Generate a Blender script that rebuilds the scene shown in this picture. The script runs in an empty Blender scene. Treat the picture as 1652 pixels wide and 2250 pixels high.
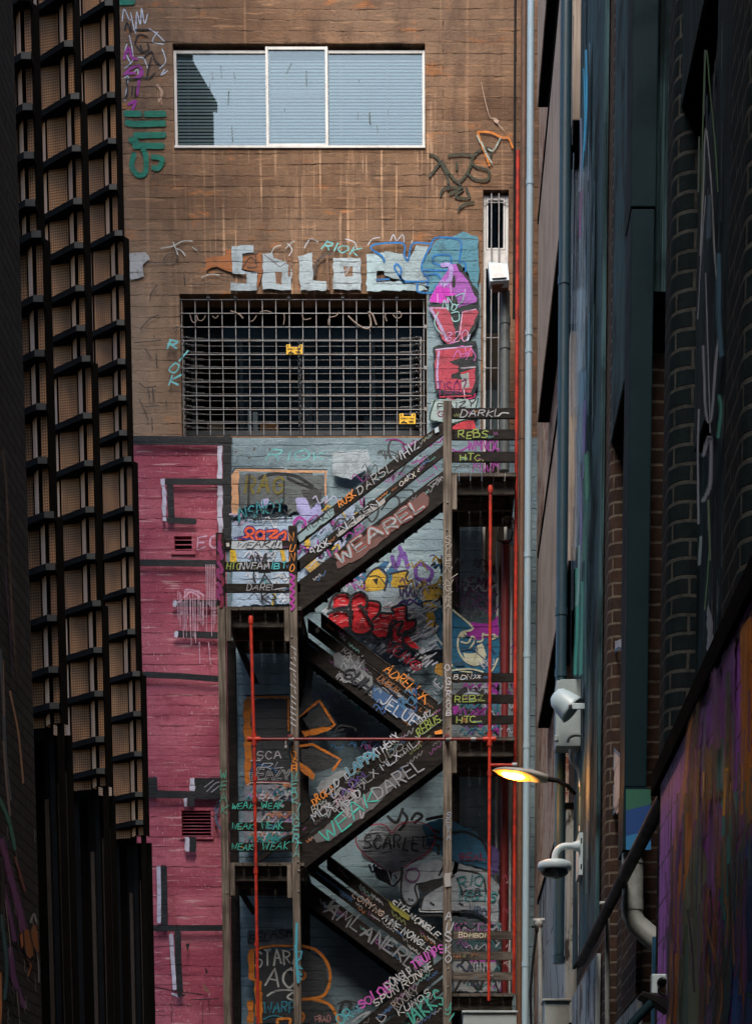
import bpy, math, random
from mathutils import Vector
from mathutils.geometry import tessellate_polygon
rnd = random.Random(11)
SC = bpy.context.scene
COL = SC.collection
rad = math.radians
# ------------------------------------------------------------------ camera model
FPX, UPP, TH = 4000.0, 975.0, rad(7.7)
VPP = 2700 + FPX * math.tan(TH)
EYE = Vector((0, 0, 1.6))
AX = Vector((0, math.cos(TH), -math.sin(TH))); UPV = Vector((0, math.sin(TH), math.cos(TH)))
def ray(u, v): return Vector((1, 0, 0)) * ((u - UPP) / FPX) + UPV * (-(v - VPP) / FPX) + AX
def PY(u, v, Y):
    d = ray(u, v); return EYE + d * (Y / d.y)
def PX(u, v, X):
    d = ray(u, v); return EYE + d * (X / d.x)
cam_d = bpy.data.cameras.new('camera'); cam = bpy.data.objects.new('camera', cam_d); COL.objects.link(cam)
cam.location = EYE; cam.rotation_euler = (rad(90) - TH, 0, 0)
cam_d.sensor_fit = 'HORIZONTAL'; cam_d.sensor_width = 36; cam_d.lens = 36 * FPX / 1652
cam_d.shift_x = (826 - UPP) / 1652; cam_d.shift_y = (VPP - 1125) / 1652
cam_d.clip_start = 0.05; cam_d.clip_end = 500
SC.camera = cam
# ------------------------------------------------------------------ light
w = bpy.data.worlds.new('World'); SC.world = w; w.use_nodes = True
nt = w.node_tree; bg = nt.nodes['Background']
sky = nt.nodes.new('ShaderNodeTexSky'); sky.sky_type = 'NISHITA'; sky.sun_disc = False
SUN_EL, SUN_ROT = rad(53), rad(187)
sky.sun_elevation = SUN_EL; sky.sun_rotation = SUN_ROT; sky.air_density = 1.0; sky.dust_density = 1.8; sky.ozone_density = 2.4
nt.links.new(sky.outputs[0], bg.inputs[0]); bg.inputs[1].default_value = 0.115
sd = bpy.data.lights.new('sun', 'SUN'); so = bpy.data.objects.new('sun', sd); COL.objects.link(so)
sd.energy = 1.15; sd.angle = rad(35); sd.color = (1.0, 0.88, 0.74)
sdir = Vector((math.sin(SUN_ROT) * math.cos(SUN_EL), math.cos(SUN_ROT) * math.cos(SUN_EL), math.sin(SUN_EL)))
so.rotation_euler = sdir.to_track_quat('Z', 'Y').to_euler(); so.location = (0, -5, 30)
SC.view_settings.view_transform = 'Standard'; SC.view_settings.look = 'None'
SC.view_settings.exposure = 2.1; SC.view_settings.gamma = 1
SC.cycles.transparent_max_bounces = 32; SC.cycles.max_bounces = 6
SC.cycles.caustics_reflective = False; SC.cycles.caustics_refractive = False
# ------------------------------------------------------------------ materials
class NT:
    def __init__(s, name):
        s.m = bpy.data.materials.new(name); s.m.use_nodes = True
        s.t = s.m.node_tree; s.t.nodes.clear()
        s.out = s.t.nodes.new('ShaderNodeOutputMaterial')
        s.geo = s.t.nodes.new('ShaderNodeNewGeometry'); s.pos = s.geo.outputs['Position']
    def L(s, a, b):
        if hasattr(a, 'is_linked') or hasattr(a, 'links'): s.t.links.new(a, b)
        else: b.default_value = a if not isinstance(a, tuple) or len(a) != 3 or b.type == 'VECTOR' else a + (1,)
    def vm(s, sc, v=None):
        n = s.t.nodes.new('ShaderNodeVectorMath'); n.operation = 'MULTIPLY'
        s.L(v or s.pos, n.inputs[0]); n.inputs[1].default_value = sc; return n.outputs[0]
    def ma(s, op, a, b=0.0, clamp=False):
        n = s.t.nodes.new('ShaderNodeMath'); n.operation = op; n.use_clamp = clamp
        s.L(a, n.inputs[0]); s.L(b, n.inputs[1]); return n.outputs[0]
    def noise(s, sc=1.0, vec=None, detail=4, rough=0.55, dist=0.0):
        n = s.t.nodes.new('ShaderNodeTexNoise'); s.L(vec or s.pos, n.inputs['Vector'])
        n.inputs['Scale'].default_value = sc; n.inputs['Detail'].default_value = detail
        n.inputs['Roughness'].default_value = rough; n.inputs['Distortion'].default_value = dist
        return n.outputs['Fac']
    def mr(s, f, a, b, c=0.0, d=1.0):
        n = s.t.nodes.new('ShaderNodeMapRange'); n.interpolation_type = 'SMOOTHSTEP'
        s.L(f, n.inputs[0])
        for i, x in enumerate((a, b, c, d)): n.inputs[i + 1].default_value = x
        return n.outputs[0]
    def mix(s, f, a, b, mode='MIX'):
        n = s.t.nodes.new('ShaderNodeMix'); n.data_type = 'RGBA'; n.blend_type = mode
        s.L(f, n.inputs[0]); s.L(a, n.inputs[6]); s.L(b, n.inputs[7]); return n.outputs[2]
    def xyz(s, v=None):
        n = s.t.nodes.new('ShaderNodeSeparateXYZ'); s.L(v or s.pos, n.inputs[0]); return n.outputs
    def comb(s, x, y, z):
        n = s.t.nodes.new('ShaderNodeCombineXYZ')
        for i, q in enumerate((x, y, z)): s.L(q, n.inputs[i])
        return n.outputs[0]
    def brick(s, vec, bw, rh, mort, c1=(1, 1, 1), c2=(0, 0, 0), cm=(.5, .5, .5), off=0.5):
        n = s.t.nodes.new('ShaderNodeTexBrick'); s.L(vec, n.inputs['Vector'])
        n.inputs['Scale'].default_value = 1; n.inputs['Brick Width'].default_value = bw
        n.inputs['Row Height'].default_value = rh; n.inputs['Mortar Size'].default_value = mort
        n.inputs['Mortar Smooth'].default_value = 0.3; n.offset = off
        s.L(c1, n.inputs['Color1']); s.L(c2, n.inputs['Color2']); s.L(cm, n.inputs['Mortar'])
        return n.outputs['Color'], n.outputs['Fac']
    def bump(s, h, strength=0.5, dist=0.02, nrm=None):
        n = s.t.nodes.new('ShaderNodeBump'); s.L(h, n.inputs['Height'])
        n.inputs['Strength'].default_value = strength; n.inputs['Distance'].default_value = dist
        if nrm: s.L(nrm, n.inputs['Normal'])
        return n.outputs[0]
    def bsdf(s, col, rough=0.8, metal=0.0, nrm=None, spec=0.3, alpha=None, emis=None, es=0.0):
        n = s.t.nodes.new('ShaderNodeBsdfPrincipled')
        s.L(col, n.inputs['Base Color']); s.L(rough, n.inputs['Roughness']); n.inputs['Metallic'].default_value = metal
        n.inputs['Specular IOR Level'].default_value = spec
        if nrm: s.L(nrm, n.inputs['Normal'])
        if alpha is not None: s.L(alpha, n.inputs['Alpha'])
        if emis: s.L(emis, n.inputs['Emission Color']); n.inputs['Emission Strength'].default_value = es
        s.t.links.new(n.outputs[0], s.out.inputs[0]); return n
M = {}
def boards(n):
    """irregular board marks of the shuttered concrete: crack mask, board height"""
    warp = n.noise(0.9, n.vm((1, 1, 2.0)), 3)
    p = n.xyz(); z = n.ma('ADD', p[2], n.ma('MULTIPLY', warp, 0.07))
    x = n.ma('ADD', p[0], n.ma('MULTIPLY', n.noise(12, None, 2), 0.02))
    z = n.ma('ADD', z, n.ma('MULTIPLY', n.noise(11, None, 4, .7), 0.040))
    col, fac = n.brick(n.comb(x, z, 0.0), 70.0, 0.128, 0.008)
    patch = n.mr(n.noise(1.0, n.vm((1.5, 1, 7)), 5, .65), 0.46, 0.62)
    crack = n.ma('MULTIPLY', fac, patch)
    return crack, col, fac
def wall_bump(n, crack, fac, k=1.0):
    rough = n.noise(26, None, 5, 0.7)
    pits = n.mr(n.noise(55, None, 2), 0.30, 0.42)
    h = n.ma('ADD', n.ma('MULTIPLY', rough, 0.75), n.ma('MULTIPLY', pits, 0.35))
    h = n.ma('ADD', h, n.ma('MULTIPLY', n.noise(2.2, n.vm((.4, 1, 3.2)), 3), .9))
    h = n.ma('SUBTRACT', h, n.ma('MULTIPLY', fac, 0.35)); h = n.ma('SUBTRACT', h, n.ma('MULTIPLY', crack, 1.0))
    return n.bump(h, 0.75 * k, 0.022)
def flecks(n, thr=0.66):
    f = n.noise(1.0, n.vm((62, 1, 15)), 2)
    return n.ma('MULTIPLY', n.mr(f, thr, thr + 0.05), n.mr(n.noise(1.6, None, 3), 0.40, 0.6))

n = NT('board_marked_concrete')
crack, bcol, fac = boards(n)
c = n.mix(n.mr(n.noise(1.3, None, 5), .34, .66), (.128, .073, .044), (.245, .148, .090))
c = n.mix(n.mr(n.noise(0.5, n.vm((1, 1, 2.4)), 3), .42, .62, 0, .8), c, (.175, .115, .078))
c = n.mix(n.ma('MULTIPLY', n.mr(n.noise(2.3, n.vm((1, 1, 2.2)), 5, .7), .57, .70), .75), c, (.40, .150, .045))
c = n.mix(n.ma('MULTIPLY', bcol, .18), c, (.36, .24, .15))
p = n.xyz()
# lime runs under the top window, rusty runs over the lintel
drip = n.mr(n.noise(1.0, n.vm((21, 1, .28)), 3, .6), .545, .60)
reg = n.ma('MULTIPLY', n.mr(p[2], 11.6, 12.3), n.mr(p[2], 15.1, 16.2, 1, 0))
reg = n.ma('MULTIPLY', reg, n.ma('MULTIPLY', n.mr(p[0], -4.0, -2.2), n.mr(p[0], -0.25, .3, 1, 0)))
brk = n.mr(n.noise(1.0, n.vm((3, 1, 1.4)), 2), .42, .56)
c = n.mix(n.ma('MULTIPLY', n.ma('MULTIPLY', drip, reg), n.ma('MULTIPLY', brk, .75)), c, (.58, .38, .24))
drip2 = n.mr(n.noise(1.0, n.vm((9, 1, .12)), 3, .6), .60, .64)
c = n.mix(n.ma('MULTIPLY', drip2, .35), c, (.42, .26, .16))
dk = n.mr(n.noise(1.0, n.vm((3, 1, .9)), 6, .7), .47, .64)
c = n.mix(n.ma('MULTIPLY', dk, .55), c, (.085, .055, .04))
c = n.mix(n.ma('MULTIPLY', crack, .68), c, (.030, .020, .015))
lt = n.ma('MULTIPLY', n.mr(n.noise(1.0, n.vm((2, 1, 22)), 3), .60, .66), .35)
c = n.mix(lt, c, (.47, .27, .15))
c = n.mix(n.ma('MULTIPLY', n.mr(p[0], -3.9, -3.2, 1, 0), n.mr(p[2], 12.5, 15.0, .75, 0)), c, n.mix(n.noise(6, None, 5, .7), (.22, .15, .10), (.42, .31, .22)))
sp = n.mr(n.noise(34, None, 2), .27, .33, 1, 0)
c = n.mix(n.ma('MULTIPLY', sp, .6), c, (.05, .035, .03))
n.bsdf(c, .9, 0, wall_bump(n, crack, fac), .2); M['concrete'] = n.m

def painted(name, c1, c2, fl, flk=.7, thr=.655):
    n = NT(name); crack, bcol, fac = boards(n)
    c = n.mix(n.mr(n.noise(1.1, n.vm((1, 1, 2.5)), 5), .36, .66), c1, c2)
    c = n.mix(n.ma('MULTIPLY', n.mr(n.noise(9, None, 4), .5, .7), .25), c, tuple(x * .5 for x in c1))
    c = n.mix(n.ma('MULTIPLY', flecks(n, thr), flk), c, fl)
    lt = n.ma('MULTIPLY', n.mr(n.noise(1.0, n.vm((1.6, 1, 26)), 3), .61, .66), .4)
    c = n.mix(lt, c, fl)
    c = n.mix(n.ma('MULTIPLY', crack, .7), c, tuple(x * .18 for x in c1))
    n.bsdf(c, .75, 0, wall_bump(n, crack, fac, 1.1), .25); M[name] = n.m
painted('pink_paint', (.33, .060, .098), (.48, .125, .170), (.78, .60, .56), .75, .635)
painted('blue_grey_paint', (.155, .235, .275), (.245, .34, .385), (.42, .50, .54), .35)
painted('dark_grey_paint', (.016, .019, .021), (.028, .032, .034), (.5, .5, .45), .7, .63)

# spray paint: colour and coverage come from the mesh
n = NT('spray_paint'); at = n.t.nodes.new('ShaderNodeAttribute'); at.attribute_name = 'Col'
crack, bcol, fac = boards(n)
ns = n.noise(24, None, 5, .7); cov = n.ma('ADD', n.ma('MULTIPLY', at.outputs['Alpha'], 1.3), n.ma('MULTIPLY', n.ma('SUBTRACT', ns, .5), 1.3))
al = n.ma('MULTIPLY', n.mr(cov, .26, .62), n.mr(at.outputs['Alpha'], 0.0, .08))
c = n.mix(n.ma('MULTIPLY', n.mr(n.noise(7, None, 4), .45, .7), .35), at.outputs['Color'], (.03, .03, .035))
c = n.mix(n.ma('MULTIPLY', crack, .6), c, (.015, .014, .014))
n.bsdf(c, .6, 0, wall_bump(n, crack, fac, .9), .3, al); M['spray'] = n.m
n = NT('marker_paint'); at = n.t.nodes.new('ShaderNodeAttribute'); at.attribute_name = 'Col'
ns = n.ma('ADD', n.ma('MULTIPLY', n.noise(45, None, 4, .7), .6), n.ma('MULTIPLY', n.noise(9, None, 3, .6), .4)); cov = n.ma('ADD', n.ma('MULTIPLY', at.outputs['Alpha'], 1.3), n.ma('MULTIPLY', n.ma('SUBTRACT', ns, .5), 1.2))
al = n.ma('MULTIPLY', n.mr(cov, .26, .6), n.mr(at.outputs['Alpha'], 0.0, .08))
n.bsdf(at.outputs['Color'], .6, 0, None, .3, al); M['marker'] = n.m
n = NT('streaky_wall_paint'); at = n.t.nodes.new('ShaderNodeAttribute'); at.attribute_name = 'Col'
ns = n.noise(1.0, n.vm((9, 9, 2.2)), 5, .7); n2 = n.noise(1, n.vm((70, 70, 2.2)), 4, .75)
cov = n.ma('ADD', n.ma('MULTIPLY', at.outputs['Alpha'], 1.2), n.ma('ADD', n.ma('MULTIPLY', n.ma('SUBTRACT', ns, .5), 1.2), n.ma('MULTIPLY', n.ma('SUBTRACT', n2, .5), 1.9)))
al = n.ma('MULTIPLY', n.mr(cov, .12, 1.0), n.mr(at.outputs['Alpha'], 0.0, .25))
c = n.mix(n.ma('MULTIPLY', n.mr(n2, .45, .65), .6), at.outputs['Color'], (.02, .02, .022))
n.bsdf(c, .5, 0, n.bump(n2, .6, .012), .25, al); M['wallspray'] = n.m

def timber(name, c1, c2, stretch=(38, 38, 1.6), rough=.85, knots=.5):
    n = NT(name); g = n.noise(1.0, n.vm(stretch), 5, .65); b = n.noise(2.2, None, 4)
    c = n.mix(n.mr(g, .36, .64), c1, c2); c = n.mix(n.ma('MULTIPLY', n.mr(b, .45, .68), knots), c, tuple(x * .35 for x in c1))
    n.bsdf(c, rough, 0, n.bump(g, .6, .008), .12); M[name] = n.m
timber('weathered_post_timber', (.085, .070, .058), (.215, .185, .155))
timber('dark_stained_timber', (.0075, .0062, .0056), (.021, .017, .0145), (7, 30, 24), .6)
timber('deck_timber', (.05, .043, .037), (.13, .115, .10), (4, 30, 30))
timber('black_timber', (.006, .007, .008), (.02, .022, .024), (30, 30, 1.2))
timber('beige_timber', (.30, .24, .195), (.48, .40, .33), (60, 60, 1.3), .85, .35)
timber('old_grey_cladding', (.003, .011, .014), (.055, .115, .138), (90, 80, 1.1), .8, .85)
timber('teal_black_cladding', (.0020, .0065, .0085), (.014, .040, .050), (80, 45, .9), .8, .7)

# peeling white boards
n = NT('peeling_white_boards'); q = n.xyz()
g = n.noise(1.0, n.vm((30, 22, 1.1)), 5, .7); b = n.noise(3.2, n.vm((1, 1, .45)), 5, .7)
col, fac = n.brick(n.comb(q[2], q[1], 0.0), 3.0, .38, .012)
c = n.mix(n.mr(g, .36, .6), (.16, .19, .20), (.30, .345, .36)); c = n.mix(n.mr(b, .54, .60), c, (.035, .033, .032))
c = n.mix(fac, c, (.006, .006, .007)); n.bsdf(c, .8, 0, n.bump(g, .5, .008), .3); M['peel'] = n.m

def brickm(name, ca, cb, cm, white=0.0, wc=(.5, .45, .4), sz=(.235, .086, .009), bs=.8):
    n = NT(name); q = n.xyz()
    a = n.ma('SUBTRACT', q[0], q[1]); a = n.ma('ADD', a, n.ma('MULTIPLY', n.noise(14, None, 2), .012))
    zz = n.ma('ADD', q[2], n.ma('MULTIPLY', n.noise(9, None, 2), .014))
    col, fac = n.brick(n.comb(a, zz, 0.0), *sz, ca, cb, cm)
    v = n.noise(17, None, 4, .7)
    c = n.mix(n.ma('MULTIPLY', n.mr(v, .42, .68), .5), col, tuple(x * .4 for x in ca))
    if white: c = n.mix(n.ma('MULTIPLY', n.mr(n.noise(3.0, None, 6, .75), .5 - white * .2, .62 - white * .2), .9), c, wc)
    h = n.ma('SUBTRACT', n.ma('MULTIPLY', v, .4), fac)
    n.bsdf(c, .88, 0, n.bump(h, bs, .012), .1); M[name] = n.m
brickm('whitewashed_brick', (.22, .055, .035), (.30, .11, .07), (.42, .34, .28), .55, (.50, .41, .34))
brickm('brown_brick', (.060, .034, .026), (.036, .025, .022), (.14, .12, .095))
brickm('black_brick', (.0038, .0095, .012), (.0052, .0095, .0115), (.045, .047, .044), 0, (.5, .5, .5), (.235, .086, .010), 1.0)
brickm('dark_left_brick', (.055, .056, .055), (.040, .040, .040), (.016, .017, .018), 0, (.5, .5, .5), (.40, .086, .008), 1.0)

def simple(name, c, rough=.5, metal=0.0, var=.35, sc=6, spec=.4, bump=.15, c2=None, thr=(.45, .7)):
    n = NT(name); v = n.noise(sc, None, 5, .65)
    cc = n.mix(n.ma('MULTIPLY', n.mr(v, *thr), var), c, c2 or tuple(x * .35 for x in c))
    n.bsdf(cc, n.mr(v, .2, .8, max(.1, rough - .12), rough + .12), metal, n.bump(n.noise(60, None, 3), bump, .004) if bump else None, spec); M[name] = n.m
simple('white_aluminium', (.62, .62, .60), .45, 0, .35, 5)
simple('blind_slat', (.84, .90, .91), .55, 0, .12, 4, .3, 0)
simple('galvanised_bar', (.215, .225, .235), .5, .2, .55, 9, .5, .1, (.20, .13, .09))
simple('sign_yellow', (.78, .46, .01), .5, 0, .15, 8)
simple('sign_black', (.012, .012, .012), .6)
simple('insulator_black', (.02, .022, .024), .35, 0, .2, 9, .6)
simple('dark_room', (.010, .013, .016), .8, 0, .4, 3)
simple('room_and_reflection_grey', (.045, .055, .065), .7, 0, .5, 2)
simple('room_warm', (.40, .24, .15), .8, 0, .5, 2.5)
simple('room_white', (.70, .70, .68), .7)
simple('room_orange', (.55, .18, .02), .7)
simple('red_pipe_paint', (.46, .030, .012), .5, 0, .75, 9, .3, .3, (.17, .014, .010), (.42, .62))
simple('dark_red_pipe_paint', (.155, .012, .012), .5, 0, .4, 5)
simple('brown_pipe_paint', (.115, .056, .028), .6, 0, .6, 4, .4, .2, (.05, .028, .018))
simple('pale_blue_pipe_paint', (.27, .385, .45), .5, 0, .25, 3, .5, .1, (.30, .33, .33))
simple('navy_pipe_paint', (.020, .050, .072), .45, 0, .4, 3, .35)
simple('slate_duct_paint', (.0045, .017, .024), .65, 0, .5, 2.5, .08)
simple('grey_pvc', (.27, .29, .28), .5, 0, .6, 6, .4, .2, (.09, .10, .10))
simple('flue_grey', (.085, .10, .10), .5, 0, .6, 7, .5)
simple('cabinet_grey', (.30, .36, .37), .45, 0, .2, 5, .4, .1)
simple('cctv_white', (.42, .52, .56), .4, 0, .12, 6, .5, 0)
simple('camera_glass', (.008, .009, .01), .1, 0, .1, 6, .8, 0)
simple('lamp_shell', (.35, .33, .30), .5, 0, .3, 6)
simple('black_rubber', (.005, .005, .0055), .6, 0, .2, 6, .15)
simple('lit_ledge_end_metal', (.060, .066, .068), .55)  # same ledge metal, lightened to paint the skylight on its end
simple('shaded_ledge_metal', (.004, .0042, .0045), .9, .0, .3, 5, .06)  # darkened to put the shade of the long faces into the colour
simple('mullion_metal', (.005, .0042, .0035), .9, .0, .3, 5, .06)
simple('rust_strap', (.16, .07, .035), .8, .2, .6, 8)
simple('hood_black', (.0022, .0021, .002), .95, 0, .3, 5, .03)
simple('asphalt', (.045, .045, .045), .9, 0, .4, 9)
simple('dim_perf', (.035, .024, .016), .7)
simple('far_concrete', (.06, .08, .09), .8, 0, .4, .3)
simple('pipe_blue', (.015, .09, .17), .5, 0, .3, 6)
simple('cable', (.22, .17, .14), .6, 0, .4, 20)
simple('bolt_steel', (.45, .44, .42), .4, .6, .2, 9)

# perforated screen, bronze
n = NT('perforated_bronze_sheet'); q = n.xyz(); v = n.comb(n.ma('SUBTRACT', n.ma('MULTIPLY', q[0], .95), n.ma('MULTIPLY', q[1], .55)), q[2], 0.0)
vo = n.t.nodes.new('ShaderNodeTexVoronoi'); vo.inputs['Scale'].default_value = 40; vo.inputs['Randomness'].default_value = 0.0
n.L(v, vo.inputs['Vector']); hole = n.mr(vo.outputs['Distance'], .27, .36, 1, 0)
b = n.mix(n.mr(n.noise(1.0, n.vm((5, 5, .9)), 4), .38, .62), (.50, .245, .10), (.30, .145, .065))
n.bsdf(n.mix(n.ma('MULTIPLY', hole, .85), b, (.008, .007, .006)), .5, .25, None, .4); M['perf'] = n.m
# purple hoarding
n = NT('purple_board_paint'); a = n.noise(1.0, n.vm((1, 14, 1.3)), 5, .7); b2 = n.noise(1.0, n.vm((1, 30, 3.2)), 4, .7)
c = n.mix(n.mr(n.noise(1.3, None, 3), .4, .62), (.46, .125, .66), (.26, .11, .50))
c = n.mix(n.mr(a, .55, .62), c, (.014, .014, .018)); c = n.mix(n.ma('MULTIPLY', n.mr(b2, .62, .66), .7), c, (.02, .02, .03))
q = n.xyz(); col, fac = n.brick(n.comb(q[1], q[2], 0.0), .8, .17, .006); c = n.mix(n.ma('MULTIPLY', fac, n.mr(a, .4, .5)), c, (.02, .012, .03))
n.bsdf(c, .5, 0, n.bump(n.ma('ADD', b2, n.ma('MULTIPLY', n.noise(30, None, 4), .5)), .7, .015), .22); M['purple'] = n.m
# glass
def glassm(name, gl, tint, rough=.01):
    n = NT(name); g = n.t.nodes.new('ShaderNodeBsdfGlossy'); g.inputs['Roughness'].default_value = rough; g.inputs[0].default_value = (.80, .97, .96, 1)
    t = n.t.nodes.new('ShaderNodeBsdfTransparent'); t.inputs[0].default_value = tint + (1,)
    mx = n.t.nodes.new('ShaderNodeMixShader'); fr = n.t.nodes.new('ShaderNodeFresnel'); fr.inputs[0].default_value = 1.5
    n.L(n.ma('ADD', n.ma('MULTIPLY', fr.outputs[0], 1.0), gl, True), mx.inputs[0])
    n.t.links.new(t.outputs[0], mx.inputs[1]); n.t.links.new(g.outputs[0], mx.inputs[2]); n.t.links.new(mx.outputs[0], n.out.inputs[0]); M[name] = n.m
glassm('window_glass', .055, (.80, .93, .94)); glassm('dark_glass', .02, (.75, .85, .88)); 
n = NT('sodium_light'); n.bsdf((.8, .5, .2), .4, 0, None, .3, None, (1.0, .45, .09), 22.0); M['sodium'] = n.m
n = NT('bowl_glass'); n.bsdf((.8, .35, .05),   .3, 0, None, .5, .75, (1.0, .14, .008), 1.0); M['bowl_glass'] = n.m
# ------------------------------------------------------------------ mesh builder
class MB:
    def __init__(s): s.v = []; s.f = []; s.fm = []; s.fs = []; s.c = []; s.mats = []
    def mi(s, m):
        if m not in s.mats: s.mats.append(m)
        return s.mats.index(m)
    def add(s, vs, fs, m, smooth=False, cols=None):
        b = len(s.v); s.v += [tuple(q) for q in vs]; s.c += cols or [(1, 1, 1, 1)] * len(vs); k = s.mi(m)
        for f in fs: s.f.append([b + i for i in f]); s.fm.append(k); s.fs.append(smooth)
    def box(s, x0, x1, y0, y1, z0, z1, m):
        x0, x1 = sorted((x0, x1)); y0, y1 = sorted((y0, y1)); z0, z1 = sorted((z0, z1))
        vs = [(x, y, z) for z in (z0, z1) for y in (y0, y1) for x in (x0, x1)]
        s.add(vs, [(0, 2, 3, 1), (4, 5, 7, 6), (0, 1, 5, 4), (2, 6, 7, 3), (0, 4, 6, 2), (1, 3, 7, 5)], m)
    def prism(s, poly, d, m):
        """polygon of 3D points swept along d"""
        n = len(poly); d = Vector(d); P = [Vector(q) for q in poly]
        vs = P + [q + d for q in P]; nrm = sum(((P[i] - P[0]).cross(P[(i + 1) % n] - P[0]) for i in range(1, n - 1)), Vector())
        fs = [list(range(n))[::-1], list(range(n, 2 * n))] + [(i, (i + 1) % n, n + (i + 1) % n, n + i) for i in range(n)]
        if nrm.dot(d) < 0: fs = [list(f)[::-1] for f in fs]
        s.add(vs, fs, m)
    def plan(s, pts, z0, z1, m): s.prism([(x, y, z0) for x, y in pts], (0, 0, z1 - z0), m)
    def quad(s, a, b, c, d, m): s.add([a, b, c, d], [(0, 1, 2, 3)], m)
    def tube(s, pts, r, m, seg=12, caps=True):
        P = [Vector(q) for q in pts]; n = len(P); rings = []; prev = None
        rr = r if isinstance(r, (list, tuple)) else [r] * n
        for i in range(n):
            t = (P[min(i + 1, n - 1)] - P[max(i - 1, 0)]).normalized()
            if prev is None: a = t.orthogonal().normalized()
            else: a = (prev - t * prev.dot(t)).normalized()
            prev = a; b = t.cross(a)
            rings += [P[i] + (a * math.cos(k * 2 * math.pi / seg) + b * math.sin(k * 2 * math.pi / seg)) * rr[i] for k in range(seg)]
        fs = [(i * seg + k, i * seg + (k + 1) % seg, (i + 1) * seg + (k + 1) % seg, (i + 1) * seg + k) for i in range(n - 1) for k in range(seg)]
        s.add(rings, fs, m, True)
        if caps:
            b = len(s.v); s.add(rings[:seg], [list(range(seg))[::-1]], m); s.add(rings[-seg:], [list(range(seg))], m)
    def lathe(s, prof, o, axis, m, seg=24):
        """prof: (radius, distance along axis)"""
        axis = Vector(axis).normalized(); a = axis.orthogonal().normalized(); b = axis.cross(a); o = Vector(o); vs = []
        for r, h in prof: vs += [o + axis * h + (a * math.cos(k * 2 * math.pi / seg) + b * math.sin(k * 2 * math.pi / seg)) * max(r, 1e-4) for k in range(seg)]
        s.add(vs, [(i * seg + k, i * seg + (k + 1) % seg, (i + 1) * seg + (k + 1) % seg, (i + 1) * seg + k) for i in range(len(prof) - 1) for k in range(seg)], m, True)
    def build(s, name, parent=None, bevel=0.0):
        me = bpy.data.meshes.new(name); me.from_pydata(s.v, [], s.f)
        for m in s.mats: me.materials.append(M[m])
        me.polygons.foreach_set('material_index', s.fm); me.polygons.foreach_set('use_smooth', s.fs)
        if any(c != (1, 1, 1, 1) for c in s.c):
            a = me.color_attributes.new('Col', 'FLOAT_COLOR', 'POINT'); a.data.foreach_set('color', [x for c in s.c for x in c])
        me.update(); o = bpy.data.objects.new(name, me); COL.objects.link(o)
        if bevel:
            b = o.modifiers.new('bevel', 'BEVEL'); b.width = bevel; b.segments = 2; b.limit_method = 'ANGLE'
        if parent:
            o.parent = parent; ploc = parent.location.copy(); q = parent.parent
            if parent.type == 'EMPTY': o.location = -ploc
        return o
def tag(o, label, cat, group=None):
    o['label'] = label; o['category'] = cat
    if group: o['group'] = group
    return o
def thing(name, label, cat, loc=(0, 0, 0), group=None):
    o = bpy.data.objects.new(name, None); COL.objects.link(o); o.location = loc; o.empty_display_size = .2
    return tag(o, label, cat, group)
def arc(c, r, a0, a1, n, ax1, ax2):
    c = Vector(c); ax1 = Vector(ax1); ax2 = Vector(ax2)
    return [c + ax1 * r * math.cos(a0 + (a1 - a0) * i / n) + ax2 * r * math.sin(a0 + (a1 - a0) * i / n) for i in range(n + 1)]
# ------------------------------------------------------------------ painted strokes on real surfaces
class Surf:
    """a wall or board face; marks are laid on it as thin films of paint, each a little above the last"""
    def __init__(s, mb, axis, val, mat='spray', step=.00035, off=.003):
        s.mb, s.axis, s.val, s.mat, s.k, s.step, s.off = mb, axis, val, mat, 0, step, off
    def at(s, u, v):
        d = s.off + s.k * s.step
        return PY(u, v, s.val - d) if s.axis == 'Y' else PX(u, v, s.val - d if s.val > 0 else s.val + d)
def cat(pts, n=5):
    if len(pts) < 3: return list(pts)
    closed = pts[0] == pts[-1]; out = []; m = len(pts)
    for i in range(m - 1):
        p0 = pts[i - 1] if i > 0 else (pts[-2] if closed else pts[0]); p1, p2 = pts[i], pts[i + 1]
        p3 = pts[i + 2] if i + 2 < m else (pts[1] if closed else pts[-1])
        for k in range(n):
            t = k / n; out.append(tuple(.5 * (2 * b + (c - a) * t + (2 * a - 5 * b + 4 * c - d) * t * t + (3 * b - a - 3 * c + d) * t ** 3) for a, b, c, d in zip(p0, p1, p2, p3)))
    return out + [pts[-1]]
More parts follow.
